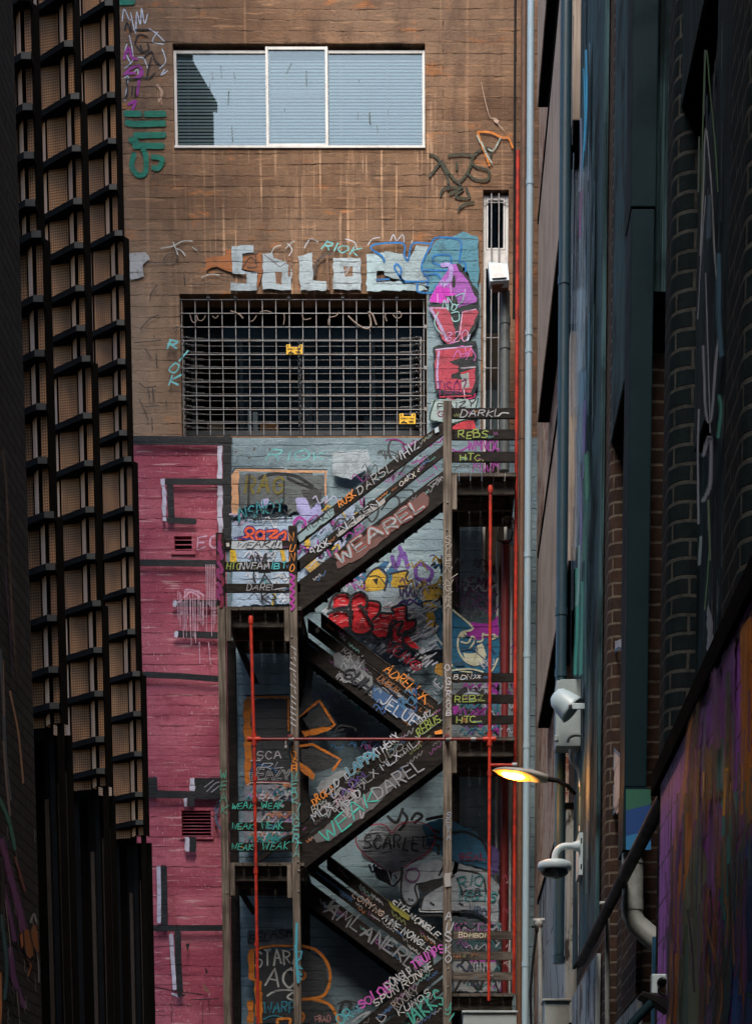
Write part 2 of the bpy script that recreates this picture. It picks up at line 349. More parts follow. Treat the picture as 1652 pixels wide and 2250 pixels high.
def stroke(S, pts, wd, col, a=1.0, smooth=True, soft=.45, n=5):
    P = cat(pts, n) if smooth else list(pts)
    if not smooth and len(P) > 1:
        Q = []
        for p, q in zip(P, P[1:]):
            k = max(1, int(math.hypot(q[0] - p[0], q[1] - p[1]) / 12)); Q += [(p[0] + (q[0] - p[0]) * i / k, p[1] + (q[1] - p[1]) * i / k) for i in range(k)]
        P = Q + [P[-1]]
    if len(P) < 2: return
    e0 = math.atan2(P[1][1] - P[0][1], P[1][0] - P[0][0]); e1 = math.atan2(P[-1][1] - P[-2][1], P[-1][0] - P[-2][0])
    h = wd * .5; P = [(P[0][0] - math.cos(e0) * h, P[0][1] - math.sin(e0) * h)] + P + [(P[-1][0] + math.cos(e1) * h, P[-1][1] + math.sin(e1) * h)]
    vs, cs, fs = [], [], []; m = len(P); offs = (-1, -1 + soft, 1 - soft, 1); al = (0, a, a, 0)
    for i, p in enumerate(P):
        q0, q1 = P[max(i - 1, 0)], P[min(i + 1, m - 1)]; dx, dy = q1[0] - q0[0], q1[1] - q0[1]; L = math.hypot(dx, dy) or 1
        nx, ny = -dy / L, dx / L; tip = .62 if i in (0, m - 1) else 1.0
        for o, q in zip(offs, al):
            vs.append(S.at(p[0] + nx * o * h * tip, p[1] + ny * o * h * tip)); cs.append(tuple(col) + (0 if tip < 1 else q,))
        if i:
            b = i * 4
            for k in range(3): fs.append((b - 4 + k, b - 3 + k, b + k + 1, b + k))
    S.mb.add(vs, fs, S.mat, False, cs); S.k += 1
def fill(S, poly, col, a=1.0, jit=2.0, smooth=False):
    P = cat(list(poly) + [poly[0]], 4)[:-1] if smooth else []
    if not smooth:
        for p, q in zip(poly, list(poly[1:]) + [poly[0]]):
            k = max(1, int(math.hypot(q[0] - p[0], q[1] - p[1]) / 9)); P += [(p[0] + (q[0] - p[0]) * i / k + rnd.uniform(-jit, jit) * (i > 0), p[1] + (q[1] - p[1]) * i / k + rnd.uniform(-jit, jit) * (i > 0)) for i in range(k)]
    tris = tessellate_polygon([[Vector((x, y, 0)) for x, y in P]])
    S.mb.add([S.at(*p) for p in P], tris, S.mat, False, [tuple(col) + (a,)] * len(P)); S.k += 1
FONT = {
'A': '0,0 4,10 8,0|1.5,4 6.5,4', 'B': '0,0 0,10|0,10 5,10 6,7.5 4,5.3 0,5.3|4,5.3 7,4 6.5,1 4,0 0,0', 'C': '7,8.5 4,10 1,8 0,5 1,2 4,0 7,1.5',
'D': '0,0 0,10|0,10 4,9.5 7,6 6,2 3,0 0,0', 'E': '6,10 0,10 0,0 6,0|0,5 5,5', 'F': '6,10 0,10 0,0|0,5 5,5', 'G': '7,8.5 4,10 1,8 0,5 1,2 4,0 7,2 7,4.5 4,4.5',
'H': '0,0 0,10|7,0 7,10|0,5 7,5', 'I': '1.5,0 1.5,10', 'J': '5,10 5,2 3,0 1,.5 0,2', 'K': '0,0 0,10|6.5,10 0,4.5 6.5,0', 'L': '0,10 0,0 6,0',
'M': '0,0 1,10 4,4 7,10 8,0', 'N': '0,0 0,10 6,0 6,10', 'O': '4,10 1,8 0,5 1,2 4,0 7,2 8,5 7,8 4,10', 'P': '0,0 0,10|0,10 5,9.5 6,7 4,4.8 0,4.8',
'Q': '4,10 1,8 0,5 1,2 4,0 7,2 8,5 7,8 4,10|5,3 8,-1', 'R': '0,0 0,10|0,10 5,9.5 6,7 4,4.8 0,4.8|2.5,4.8 6.5,0', 'S': '6.5,8.5 3.5,10 .5,8.5 1,6 5,4.5 6.5,2.3 4,0 0,1.3',
'T': '0,10 7,10|3.5,10 3.5,0', 'U': '0,10 .3,3 2,0 5,0 6.7,3 7,10', 'V': '0,10 3.5,0 7,10', 'W': '0,10 2,0 4.5,7 7,0 9,10', 'X': '0,0 7,10|0,10 7,0', 'Y': '0,10 3.5,5 7,10|3.5,5 3,0',
'Z': '0,10 7,10 0,0 7,0', '0': '3.5,10 .5,8 0,5 .5,2 3.5,0 6.5,2 7,5 6.5,8 3.5,10', '2': '0,8 3,10 6,8 5,5 0,0 6.5,0', '3': '0,9 3,10 6,8 3,5.3 6.5,3 3.5,0 0,1', '4': '5,0 5,10 0,4 7,4',
'!': '1,10 1,3.4|1,.6 1,0', '.': '.5,.4 1,0', '<': '5,8 0,5 5,2', '*': '0,2 6,8|0,8 6,2|3,9 3,1', '-': '0,5 5,5', ')': '0,10 2.5,6 2.5,4 0,0', '@': '4,10 1,8 0,5 1,2 4,0 7,2 8,5 7,8 4,10|3,3 3,7 5.5,6 3,5 6,3', "'": '1,10 .5,7',
':': '1,7 1,6|1,3 1,2'}
ANG = set('AEFHIKLMNTVWXYZ4!')
def txt(S, s, p0, p1, h, col, wd, a=1.0, jit=.6, slant=None, round_=False, under=None):
    """hand-drawn lettering from baseline start to baseline end (pixels of the reference grid)"""
    wds = [4.5 if ch == ' ' else max(float(q.split(',')[0]) for st in FONT[ch].split('|') for q in st.split()) + 2.6 for ch in s]
    tot = sum(wds) - 2.6; L = math.hypot(p1[0] - p0[0], p1[1] - p0[1]); ex = ((p1[0] - p0[0]) / L, (p1[1] - p0[1]) / L); ey = (ex[1], -ex[0])
    sc = L / tot; x = 0; todo = []; slant = rnd.uniform(-.05, .28) if slant is None else slant; rnd_all = rnd.random() < .18
    for ch, cw in zip(s, wds):
        if ch != ' ':
            dy = rnd.uniform(-1.0, 1.0); gs = rnd.uniform(.86, 1.16); rot = rnd.uniform(-.10, .10); rl = round_ or (rnd_all and ch not in 'EFKHTIL') or (rnd.random() < .12 and ch not in 'EFKHTIL')
            for st in FONT[ch].split('|'):
                pts = []
                for q in st.split():
                    a_, b_ = map(float, q.split(',')); a_ += rnd.uniform(-jit, jit) + b_ * (slant + rot); b_ = b_ * gs + dy + rnd.uniform(-jit, jit) - a_ * rot
                    X = (x + a_) * sc; Yy = b_ * h / 10; pts.append((p0[0] + ex[0] * X + ey[0] * Yy, p0[1] + ex[1] * X + ey[1] * Yy))
                todo.append((pts, not (ch in ANG) or rl))
        x += cw
    if under:
        for pts, sm in todo: stroke(S, pts, under[1], under[0], 1, sm)
    for pts, sm in todo: stroke(S, pts, wd * rnd.uniform(.8, 1.15), col, a * rnd.uniform(.72, 1.0), sm, .5, 4)
def vtxt(S, s, p0, p1, wdt, h, col, wd, **k):
    """letters stacked downwards"""
    n = len(s)
    for i, ch in enumerate(s):
        t = i / max(1, n - 1); u = p0[0] + (p1[0] - p0[0]) * t; v = p0[1] + (p1[1] - p0[1]) * t
        if ch != ' ': txt(S, ch, (u - wdt / 2, v + h), (u + wdt / 2, v + h), h, col, wd, **k)
def fr(x0, y0, w, rw=1652):
    """zoomed view of the photograph -> pixels of the reference grid"""
    s = rw / w
    return lambda pts: [((x0 + x / s) / 1.8202, (y0 + y / s) / 1.8202) for x, y in pts]
FA, FB, FC_, FD = fr(1150, 900, 1000), fr(1150, 1700, 1000), fr(1150, 2500, 1000), fr(1150, 3200, 1000)
FE, FF, FG = fr(500, 1700, 750), fr(500, 2500, 750), fr(500, 3200, 800)
FH, FI, FJ = fr(450, 900, 800), fr(450, 0, 800), fr(1200, 0, 900)
FK, FL, FM = fr(2000, 0, 1007), fr(2000, 1100, 1007), fr(1950, 2500, 1057, 1490)
FO = fr(0, 2600, 640, 963); FY = fr(1690, 1020, 240, 455); FR = fr(1800, 2300, 280, 515); FP = fr(900, 2050, 300, 946)
def T(S, F, s, a, b, h, col, wd, al=1.0, **k):
    wd *= .88; h *= .94
    """text given in a zoomed view: h and wd in that view's pixels"""
    q = F([(0, 0), (1, 0)]); sc = q[1][0] - q[0][0]; a, b = F([a, b]); 
    if k.get('under'): k['under'] = (k['under'][0], k['under'][1] * sc)
    txt(S, s, a, b, h * sc, col, wd * sc, al, **k)
def ST(S, F, pts, wd, col, a=1.0, **k):
    q = F([(0, 0), (1, 0)]); stroke(S, F(pts), wd * (q[1][0] - q[0][0]), col, a, **k)
def FI_(S, F, pts, col, a=1.0, **k): fill(S, F(pts), col, a, **k)
def scribble(S, box, n, cols, size=(10, 26), wd=(2, 4.5), ang=0):
    """overlapping small tags"""
    u0, v0, u1, v1 = box
    for i in range(n):
        u, v = rnd.uniform(u0, u1), rnd.uniform(v0, v1); h = rnd.uniform(*size); m = rnd.randint(3, 7); pts = [(u, v)]
        for k in range(m):
            pts.append((u + (k + 1) * h * .45 * rnd.uniform(.6, 1.3), v + h * (.5 if k % 2 else -.5) * rnd.uniform(.5, 1.2)))
        pts = [(min(max(a, u0), u1), min(max(b, v0), v1)) for a, b in pts]
        stroke(S, pts, rnd.uniform(*wd), rnd.choice(cols), rnd.uniform(.7, 1), True, .45, 3)
WH, BK = (.44, .48, .55), (.008, .008, .010)
TEAL, ORG, MAG, CYAN = (.05, .45, .38), (.72, .25, .035), (.45, .06, .36), (.16, .52, .55)
# ------------------------------------------------------------------ the painted marks of the rear wall
def graffiti_wall(S):
    s = lambda F, pts, wd, col, a=1.0, **k: ST(S, F, pts, wd, col, a, **k)
    f = lambda F, pts, col, a=1.0, **k: FI_(S, F, pts, col, a, **k)
    t = lambda F, *a, **k: T(S, F, *a, **k)
    LW = (.50, .56, .66); PW = (.36, .45, .50)
    # --- brown concrete, top left
    for p in ([(80, 170), (95, 70), (135, 150), (150, 160)], [(150, 100), (190, 270), (200, 90), (230, 200), (240, 65), (265, 190), (290, 110)], [(300, 230), (360, 270), (430, 340)], [(370, 260), (330, 340), (420, 360)], [(140, 290), (170, 480), (100, 560)], [(215, 470), (260, 480), (290, 560)], [(410, 400), (440, 500), (390, 560)], [(430, 570), (400, 620), (455, 580)], [(120, 360), (105, 420), (150, 520)], [(180, 590), (205, 570), (215, 610)], [(100, 640), (130, 630), (110, 780), (105, 830)]): s(FI, p, 11, LW, .9)
    for p in ([(95, 480), (130, 390), (160, 470), (200, 480)], [(100, 610), (150, 560), (220, 540), (245, 610), (190, 640)], [(230, 580), (215, 700), (200, 780)], [(130, 860), (190, 830), (165, 900)], [(120, 600), (180, 600)]): s(FI, p, 34, (.30, .035, .27), .75, soft=.7)
    for p in ([(100, 240), (120, 180), (150, 260), (150, 190)], [(190, 240), (300, 240)], [(185, 360), (215, 280), (290, 300)], [(200, 380), (240, 430)], [(230, 370), (250, 420), (300, 400), (290, 350)], [(260, 470), (320, 420), (350, 490), (400, 540)], [(320, 470), (285, 640), (350, 600)], [(115, 660), (125, 740), (105, 810)], [(165, 710), (160, 780)], [(190, 715), (188, 800)], [(120, 650), (280, 640)]): s(FI, p, 15, BK, .95)
    GR = (.0, .165, .105)
    s(FI, [(60, 15), (170, 8)], 60, GR, .85, smooth=False)
    for p in ([(110, 935), (225, 935)], [(275, 937), (425, 935)], [(120, 1005), (180, 1020), (425, 1015)], [(190, 1115), (425, 1110)], [(180, 1200), (410, 1200)], [(150, 1150), (200, 1170)]): s(FI, p, 58, GR, .95, soft=.3)
    for p in ([(175, 1270), (160, 1370), (210, 1440), (270, 1420), (275, 1290), (250, 1230)], [(335, 1380), (380, 1385), (410, 1310), (330, 1290)]): s(FI, p, 52, GR, .85, soft=.4)
    s(FI, [(370, 700), (410, 760), (385, 830)], 30, (.42, .28, .2), .6); 
    for x in (375, 392, 405): s(FI, [(x, 740), (x + 3, 860)], 5, (.5, .3, .18), .8)
    # NOS in dark olive and the orange loop
    DO = (.030, .034, .016)
    for p in ([(950, 1130), (1010, 1160), (1080, 1290), (1090, 1390)], [(950, 1290), (1020, 1200)], [(1040, 1180), (1110, 1290), (1170, 1330), (1240, 1240), (1260, 1150), (1190, 1130), (1090, 1140)], [(1390, 1160), (1400, 1090), (1320, 1100), (1260, 1170), (1290, 1220), (1385, 1250), (1370, 1320), (1280, 1310), (1230, 1270)], [(1150, 1190), (1150, 1240)], [(1150, 1330), (1180, 1370), (1060, 1380), (1030, 1430)], [(1100, 1420), (1200, 1380), (1140, 1440), (1240, 1450), (1220, 1380)], [(1275, 1480), (1200, 1500), (1160, 1540)]): s(FJ, p, 24, DO, .9, soft=.6)
    for p in ([(1390, 1210), (1310, 990), (1320, 965), (1400, 970), (1480, 1005), (1530, 1010), (1560, 1080)],): s(FJ, p, 19, (.62, .19, .02), .95)
    for p in ([(1470, 1010), (1420, 1100), (1380, 1090)], [(1330, 1040), (1370, 1130), (1410, 1200)], [(1300, 990), (1320, 1040)]): s(FJ, p, 15, (.36, .42, .36), .8)
    f(FJ, [(1415, 860), (1440, 862), (1460, 885), (1445, 905), (1425, 890)], (.55, .40, .30)); s(FJ, [(1330, 600), (1350, 700), (1390, 850), (1420, 870), (1500, 960)], 6, (.5, .36, .26), .8)
    # --- row of scraped off pale letters over the grille
    f(FH, [(765, 270), (940, 245), (930, 200), (985, 200), (990, 390), (930, 370), (860, 340), (770, 375)], (.36, .125, .035), .62); f(FH, [(1070, 250), (1230, 225), (1240, 380), (1200, 530), (1190, 385), (1070, 360)], (.30, .11, .035), .7)
    f(FH, [(140, 230), (270, 220), (310, 280), (250, 330), (260, 420), (150, 450)], (.40, .40, .40), .52)
    for p in ([(400, 190), (500, 170), (580, 130), (660, 130)], [(520, 190), (570, 210), (600, 250)], [(660, 180), (700, 210)], [(500, 140), (540, 240)], [(735, 430), (800, 405), (880, 410)], [(1430, 190), (1470, 150), (1500, 130)], [(1310, 230), (1340, 180), (1390, 165)]): s(FH, p, 11, (.42, .45, .44), .75)
    for p in ([(420, 290), (450, 245), (520, 240), (520, 300), (280, 310)], [(590, 400), (600, 470)], [(640, 480), (720, 490), (820, 470)], [(900, 420), (960, 430)], [(1070, 360), (1140, 260), (1190, 340), (1110, 345)], [(1180, 240), (1190, 340)], [(1060, 250), (1200, 230)], [(310, 610), (320, 560), (370, 490)], [(230, 860), (300, 780), (380, 740)], [(270, 1020), (320, 1100)], [(360, 1060), (370, 1180)], [(220, 1300), (270, 1340), (360, 1330)], [(290, 1340), (310, 1430)], [(330, 1340), (345, 1460)], [(220, 1440), (260, 1520), (295, 1610)], [(270, 1500), (380, 1490)], [(180, 970), (400, 950)], [(330, 1690), (325, 1590)], [(440, 1450), (450, 1500)], [(340, 910), (345, 930)], [(520, 880), (540, 840), (500, 860)]): s(FH, p, 10, (.045, .040, .036), .62)
    f(FH, [(985, 170), (1165, 165), (1165, 225), (1070, 235), (1065, 370), (1195, 385), (1195, 535), (975, 535), (975, 470), (1105, 480), (1105, 400), (990, 395), (985, 280)], PW, .74)
    f(FH, [(1240, 235), (1320, 225), (1330, 270), (1480, 310), (1475, 535), (1240, 530)], PW, .72); f(FH, [(1340, 385), (1400, 385), (1400, 490), (1350, 480)], (.20, .10, .05)); s(FH, [(1250, 240), (1330, 300), (1380, 340), (1430, 310)], 9, (.12, .1, .12), .7)
    f(FA, [(68, 205), (165, 180), (165, 360), (255, 370), (255, 430), (85, 430)], PW, .72); f(FA, [(300, 215), (480, 215), (485, 430), (300, 420)], PW, .70); f(FA, [(368, 270), (432, 270), (432, 335), (380, 340)], (.20, .12, .07)); s(FA, [(380, 300), (410, 275), (385, 325)], 5, WH, .9)
    f(FA, [(520, 190), (640, 180), (640, 300), (590, 300), (590, 370), (870, 370), (930, 430), (520, 435)], (.36, .50, .55), .88)
    s(FA, [(380, 380), (400, 365), (420, 380), (400, 395), (380, 380)], 5, WH, .8)
    s(FA, [(180, 330), (190, 250), (240, 200), (290, 190)], 22, (.06, .045, .035), .75); s(FA, [(260, 200), (270, 420)], 22, (.16, .085, .045), .8); s(FA, [(0, 250), (20, 180), (10, 330)], 20, (.2, .10, .05), .8)
    for p in ([(0, 120), (30, 160), (10, 200)], [(110, 150), (150, 90), (200, 110)], [(680, 100), (700, 60), (720, 100), (760, 60), (770, 110)], [(380, 90), (440, 110), (460, 160)], [(530, 130), (560, 90), (610, 80)], [(820, 130), (820, 100)], [(850, 155), (920, 160)], [(640, 250), (700, 210), (830, 250), (780, 330), (700, 300)], [(760, 310), (820, 380), (860, 310)], [(650, 290), (690, 200), (730, 300), (790, 210)], [(900, 390), (960, 370), (900, 350)], [(820, 200), (900, 250)]): s(FA, p, 7, LW, .8)
    f(FA, [(980, 100), (1100, 70), (1160, 40), (1262, 85), (1262, 260), (1260, 440), (1230, 450), (1180, 270), (930, 450), (935, 380), (880, 300), (920, 200)], (.075, .245, .33), .92)
    f(FA, [(640, 170), (760, 190), (800, 250), (850, 130), (930, 140), (880, 300), (940, 400), (760, 370), (640, 330)], (.30, .40, .44), .55); t(FA, 'RIOK', (225, 158), (455, 200), 58, CYAN, 13)
    BL = (.010, .165, .46)
    for p in ([(550, 150), (580, 125), (740, 115), (775, 140), (770, 190), (795, 235), (815, 140), (850, 115), (945, 120), (960, 95), (1000, 80), (1100, 85), (1145, 110), (1140, 200), (1135, 240), (1170, 245), (1170, 310), (1080, 300), (890, 295)], [(950, 130), (905, 210), (885, 290), (930, 350), (920, 400)], [(960, 240), (970, 200), (1060, 195), (1080, 220), (1070, 270), (1010, 265), (960, 245)], [(555, 160), (620, 200), (640, 240)], [(590, 360), (670, 355)], [(770, 375), (710, 290), (720, 255), (750, 290), (760, 365), (930, 370)], [(860, 375), (865, 440), (980, 440), (980, 400), (1060, 395), (1085, 340), (1080, 280)], [(900, 330), (980, 320), (1010, 350)]): s(FA, p, 15, BL, 1, soft=.35)
    # --- vertical letters A Y E
    f(FY, [(240, 65), (275, 60), (330, 140), (425, 280), (432, 395), (290, 425), (190, 360), (50, 368)], (.010, .020, .020), .95)
    f(FY, [(222, 68), (255, 65), (275, 120), (320, 165), (412, 325), (410, 352), (270, 395), (258, 320), (215, 360), (60, 357), (50, 340), (100, 240), (150, 170)], (.36, .10, .46)); f(FY, [(60, 335), (105, 240), (205, 255), (262, 312), (212, 360), (56, 357)], (.52, .028, .46), .9)
    s(FY, [(150, 75), (210, 80), (212, 170), (170, 215), (140, 200)], 44, (.40, .30, .66), .85, soft=.6); f(FY, [(230, 150), (246, 160), (246, 246), (222, 240)], (.012, .016, .016)); f(FY, [(165, 312), (250, 302), (258, 400), (200, 370), (205, 330)], (.012, .022, .022))
    for x, y, l in ((112, 290, 70), (160, 200, 50), (212, 230, 60), (222, 300, 40), (320, 250, 40)): s(FY, [(x, y), (x + 2, y + l)], 5, (.62, .55, .75), .8)
    f(FY, [(40, 372), (190, 362), (258, 400), (425, 388), (432, 432), (400, 560), (330, 650), (250, 690), (165, 655), (90, 500)], (.010, .026, .026), .92)
    f(FY, [(55, 398), (110, 392), (190, 402), (250, 570), (256, 640), (215, 690), (150, 640), (100, 500)], (.40, .058, .095)); f(FY, [(297, 430), (400, 405), (427, 432), (340, 605), (272, 645), (287, 500)], (.42, .062, .10))
    s(FY, [(58, 402), (105, 480), (185, 640)], 34, (.40, .30, .52), .75, soft=.8); s(FY, [(62, 398), (190, 402)], 14, (.55, .32, .5), .7); s(FY, [(300, 440), (282, 600)], 9, (.60, .42, .6), .85); s(FY, [(300, 432), (405, 408)], 9, (.55, .30, .5), .7)
    for p in ([(120, 430), (90, 500), (110, 560), (150, 600)], [(150, 400), (165, 340), (195, 420), (190, 320), (230, 380)], [(250, 310), (310, 290), (300, 350), (260, 380)], [(215, 440), (270, 430), (275, 490), (235, 500), (220, 470)], [(215, 410), (235, 370), (260, 390), (235, 420), (215, 405)]): s(FY, p, 9, (.30, .56, .58), .85)
    T(S, FY, '320', (170, 655), (340, 650), 82, (.62, .30, .56), 10, round_=True); s(FY, [(345, 590), (340, 650), (360, 600)], 8, (.5, .6, .75), .8); s(FY, [(200, 690), (215, 660), (240, 665)], 14, (.6, .2, .5), .8)
    f(FY, [(78, 700), (120, 680), (402, 648), (416, 700), (414, 830), (426, 870), (420, 985), (385, 1060), (270, 1085), (100, 1040), (85, 900)], (.008, .018, .022), .95)
    f(FY, [(98, 718), (372, 690), (378, 765), (198, 808), (272, 838), (272, 892), (218, 902), (214, 932), (300, 945), (285, 890), (402, 850), (400, 940), (362, 1045), (100, 1015), (95, 900)], (.44, .050, .085))
    f(FY, [(198, 806), (372, 776), (392, 822), (282, 850), (282, 892), (218, 902), (214, 932), (268, 925), (272, 840)], (.008, .014, .016)); f(FY, [(285, 905), (350, 882), (356, 1000), (300, 1015)], (.33, .38, .38), .85); s(FY, [(300, 895), (350, 880)], 16, (.62, .03, .05)); s(FY, [(285, 858), (400, 848)], 14, (.40, .36, .42), .8)
    s(FY, [(122, 730), (110, 880), (116, 1005)], 22, (.48, .34, .60), .8, soft=.7); s(FY, [(98, 716), (230, 702), (372, 690)], 12, (.55, .42, .64), .85)
    for p in ([(230, 780), (270, 720), (300, 780), (360, 720), (330, 790)], [(260, 700), (310, 690), (330, 740), (290, 750)], [(360, 700), (400, 760), (390, 800)]): s(FY, p, 9, (.60, .16, .50), .85)
    T(S, FY, 'TISOZ', (108, 1062), (335, 1040), 100, (.20, .008, .11), 13, round_=True); s(FY, [(190, 1080), (260, 1100), (380, 1080), (395, 1050)], 13, (.5, .02, .12), .9); s(FY, [(310, 1010), (320, 1080)], 8, (.6, .55, .6)); s(FY, [(130, 1075), (370, 1065)], 14, (.5, .04, .08), .7)
    f(FY, [(70, 1095), (420, 1090), (420, 1200), (300, 1288), (60, 1260)], (.33, .44, .44), .8); s(FY, [(92, 1098), (52, 1240), (110, 1260)], 14, (.010, .05, .04)); s(FY, [(420, 1085), (400, 1180)], 12, (.010, .05, .04)); T(S, FY, 'FAIZY', (110, 1165), (395, 1150), 52, (.022, .008, .02), 12, round_=True); T(S, FY, 'G', (118, 1225), (165, 1220), 50, (.2, .012, .10), 10)
    f(FA, [(1090, 1330), (1180, 1290), (1230, 1290), (1245, 1345), (1090, 1350)], (.5, .03, .05)); s(FA, [(1090, 1310), (1170, 1290), (1260, 1265)], 12, (.01, .04, .03))
    vtxt(S, 'RIOK', (377, 745), (381, 824), 19, 20, CYAN, 5)
    # --- pink paint: black bands and pale edges
    DG = (.0085, .0105, .0125); PL = (.56, .55, .68)
    s(FE, [(60, 132), (920, 140)], 84, DG, .93, smooth=False, soft=.2); s(FE, [(900, 110), (898, 1030)], 76, DG, .97, smooth=False, soft=.12)
    f(FE, [(815, 185), (855, 180), (857, 478), (812, 478)], PL); f(FE, [(815, 530), (857, 530), (862, 1000), (818, 1000)], PL)
    s(FE, [(360, 497), (870, 500)], 62, DG, .95, smooth=False, soft=.2); s(FE, [(395, 500), (410, 830)], 62, DG, .95, smooth=False, soft=.2); s(FE, [(385, 838), (610, 850)], 62, DG, .95, smooth=False, soft=.2); f(FE, [(312, 475), (350, 470), (368, 600), (365, 845), (330, 845), (325, 600)], PL)
    s(FE, [(80, 1212), (810, 1220)], 66, DG, .95, smooth=False, soft=.25); s(FE, [(455, 1572), (820, 1575)], 66, DG, .93, smooth=False, soft=.25); s(FE, [(455, 1842), (820, 1855)], 66, DG, .93, smooth=False, soft=.25)
    s(FE, [(440, 1555), (438, 1590)], 42, PL); s(FE, [(452, 1828), (450, 1858)], 40, PL)
    t(FE, 'EO', (640, 1090), (830, 1070), 120, (.62, .42, .58), 22)
    for p in ([(530, 1480), (540, 1450), (630, 1465), (690, 1500)], [(520, 1520), (580, 1470), (660, 1520)], [(470, 1560), (500, 1540)]): s(FE, p, 22, (.60, .33, .44), .75)
    for i in range(17): x = 470 + i * 14 + rnd.uniform(-4, 4); y = rnd.uniform(1450, 1560); s(FE, [(x, y), (x + rnd.uniform(-4, 4), y + 160), (x + 3, y + rnd.uniform(180, 420))], 6, (.66, .44, .54), .85)
    for i in range(6): x = 712 + i * 15; s(FE, [(x, 1230), (x + 4, 1400), (x + 7, 1560 + rnd.uniform(0, 360))], 6, (.66, .44, .54), .8)
    s(FF, [(110, 435), (500, 452), (830, 478)], 60, DG, .95, smooth=False, soft=.25); s(FF, [(655, 150), (660, 340)], 7, (.62, .4, .52), .8); s(FF, [(735, 150), (755, 350)], 7, (.62, .4, .52), .8)
    s(FF, [(140, 1490), (850, 1505)], 72, DG, .97, smooth=False, soft=.15); f(FF, [(150, 1335), (280, 1338), (295, 1470), (150, 1475)], DG); f(FF, [(600, 1350), (850, 1350), (850, 1490), (600, 1490)], DG); f(FF, [(572, 1352), (612, 1350), (612, 1466), (570, 1462)], PL)
    for p in ([(720, 1470), (790, 1400), (830, 1385)], [(700, 1430), (780, 1370)], [(760, 1475), (830, 1420)]): s(FF, p, 12, (.3, .3, .34), .7)
    f(FF, [(545, 1520), (615, 1520), (605, 1600), (548, 1600)], DG); f(FF, [(517, 1530), (548, 1525), (545, 1600), (522, 1600)], PL); f(FF, [(560, 1870), (625, 1870), (622, 1982), (560, 1982)], DG); f(FF, [(528, 1870), (562, 1870), (562, 1982), (530, 1982)], PL)
    s(FF, [(790, 1640), (830, 1560), (800, 1700), (840, 1800)], 40, (.10, .12, .2), .6, soft=.8)
    f(FG, [(530, 325), (585, 330), (580, 435), (530, 430)], DG); f(FG, [(495, 320), (532, 320), (530, 428), (500, 425)], PL)
    s(FG, [(318, 565), (325, 1040)], 62, DG, .97, smooth=False, soft=.15); s(FG, [(277, 555), (282, 800), (280, 1010)], 36, PL, 1, smooth=False, soft=.25); s(FG, [(200, 1062), (840, 1060)], 54, DG, .97, smooth=False, soft=.2)
    s(FG, [(435, 1090), (440, 1350), (455, 1590)], 56, DG, .97, smooth=False, soft=.15); s(FG, [(380, 1120), (392, 1300), (410, 1560)], 36, PL, .95, smooth=False, soft=.25); s(FG, [(390, 1605), (435, 1620)], 22, PL); s(FG, [(440, 1620), (490, 1615)], 22, DG)
    s(FG, [(200, 1535), (400, 1580), (640, 1610)], 12, (.02, .008, .012), .9); f(FG, [(500, 1195), (535, 1185), (525, 1220), (515, 1260), (508, 1220)], BK); f(FG, [(660, 1380), (685, 1420), (668, 1445)], BK); f(FG, [(640, 1510), (680, 1560), (705, 1600), (660, 1580)], (.25, .12, .08)); s(FG, [(540, 1655), (770, 1645)], 10, (.02, .008, .012), .8)
    for p in ([(640, 1690), (640, 1846)], [(380, 1680), (385, 1840)], [(250, 1750), (330, 1745)], [(690, 1640), (700, 1760)]): s(FG, p, 7, (.04, .015, .02), .6)
    # --- blue grey wall between landing and grille
    t(FE, 'RIO', (1250, 300), (1610, 310), 95, CYAN, 16); t(FB, 'K', (170, 225), (240, 222), 48, CYAN, 10); t(FB, '*', (305, 320), (400, 310), 74, CYAN, 10); s(FE, [(1565, 265), (1580, 275)], 10, CYAN); s(FB, [(270, 250), (290, 225), (265, 230)], 8, (.3, .45, .48), .7)
    for p in ([(1270, 205), (1280, 225)], [(1140, 200), (1135, 225)], [(1085, 285), (1100, 290)], [(970, 240), (980, 235)]): s(FE, p, 14, (.10, .05, .03), .8)
    f(FB, [(290, 180), (520, 160), (560, 260), (420, 360), (300, 330)], (.34, .41, .46), .55); s(FB, [(470, 250), (490, 300), (510, 250), (520, 320)], 9, (.42, .5, .54), .6)
    f(FE, [(1005, 430), (1652, 420), (1652, 780), (1480, 760), (1400, 690), (1100, 700), (1010, 740)], (.105, .125, .13), .72); f(FB, [(0, 330), (240, 330), (240, 520), (60, 560), (0, 600)], (.105, .125, .13), .72)
    s(FE, [(1180, 470), (1300, 430), (1500, 450), (1652, 540)], 40, (.01, .012, .014), .85, soft=.7); s(FB, [(0, 350), (80, 390), (200, 430)], 26, (.01, .012, .014), .8, soft=.7); f(FB, [(90, 430), (230, 420), (230, 500), (140, 530)], (.04, .045, .05), .8)
    PEA = (.58, .32, .17)
    f(FE, [(935, 440), (1000, 405), (1006, 780), (940, 790)], PEA, .92); s(FE, [(950, 440), (985, 395), (1652, 410)], 24, PEA, .95, smooth=False); s(FE, [(945, 420), (965, 380), (1400, 382)], 14, (.02, .02, .02), .8, smooth=False); s(FB, [(0, 308), (258, 308)], 17, PEA, .95, smooth=False); s(FB, [(252, 310), (250, 440), (254, 560)], 15, PEA, .95, smooth=False); s(FB, [(0, 292), (260, 294)], 8, (.02, .02, .02), .8, smooth=False)
    t(FE, 'RAG', (1060, 610), (1380, 600), 150, (.17, .14, .02), 34, .8); s(FE, [(1095, 440), (1085, 700)], 24, (.02, .022, .02), .8); s(FE, [(1400, 500), (1395, 700)], 20, (.02, .022, .02), .7)
    # busy pale blue patch behind the upper landing and stairs
    f(FE, [(940, 860), (1150, 820), (1652, 800), (1652, 1560), (940, 1600)], (.36, .49, .64), .90)
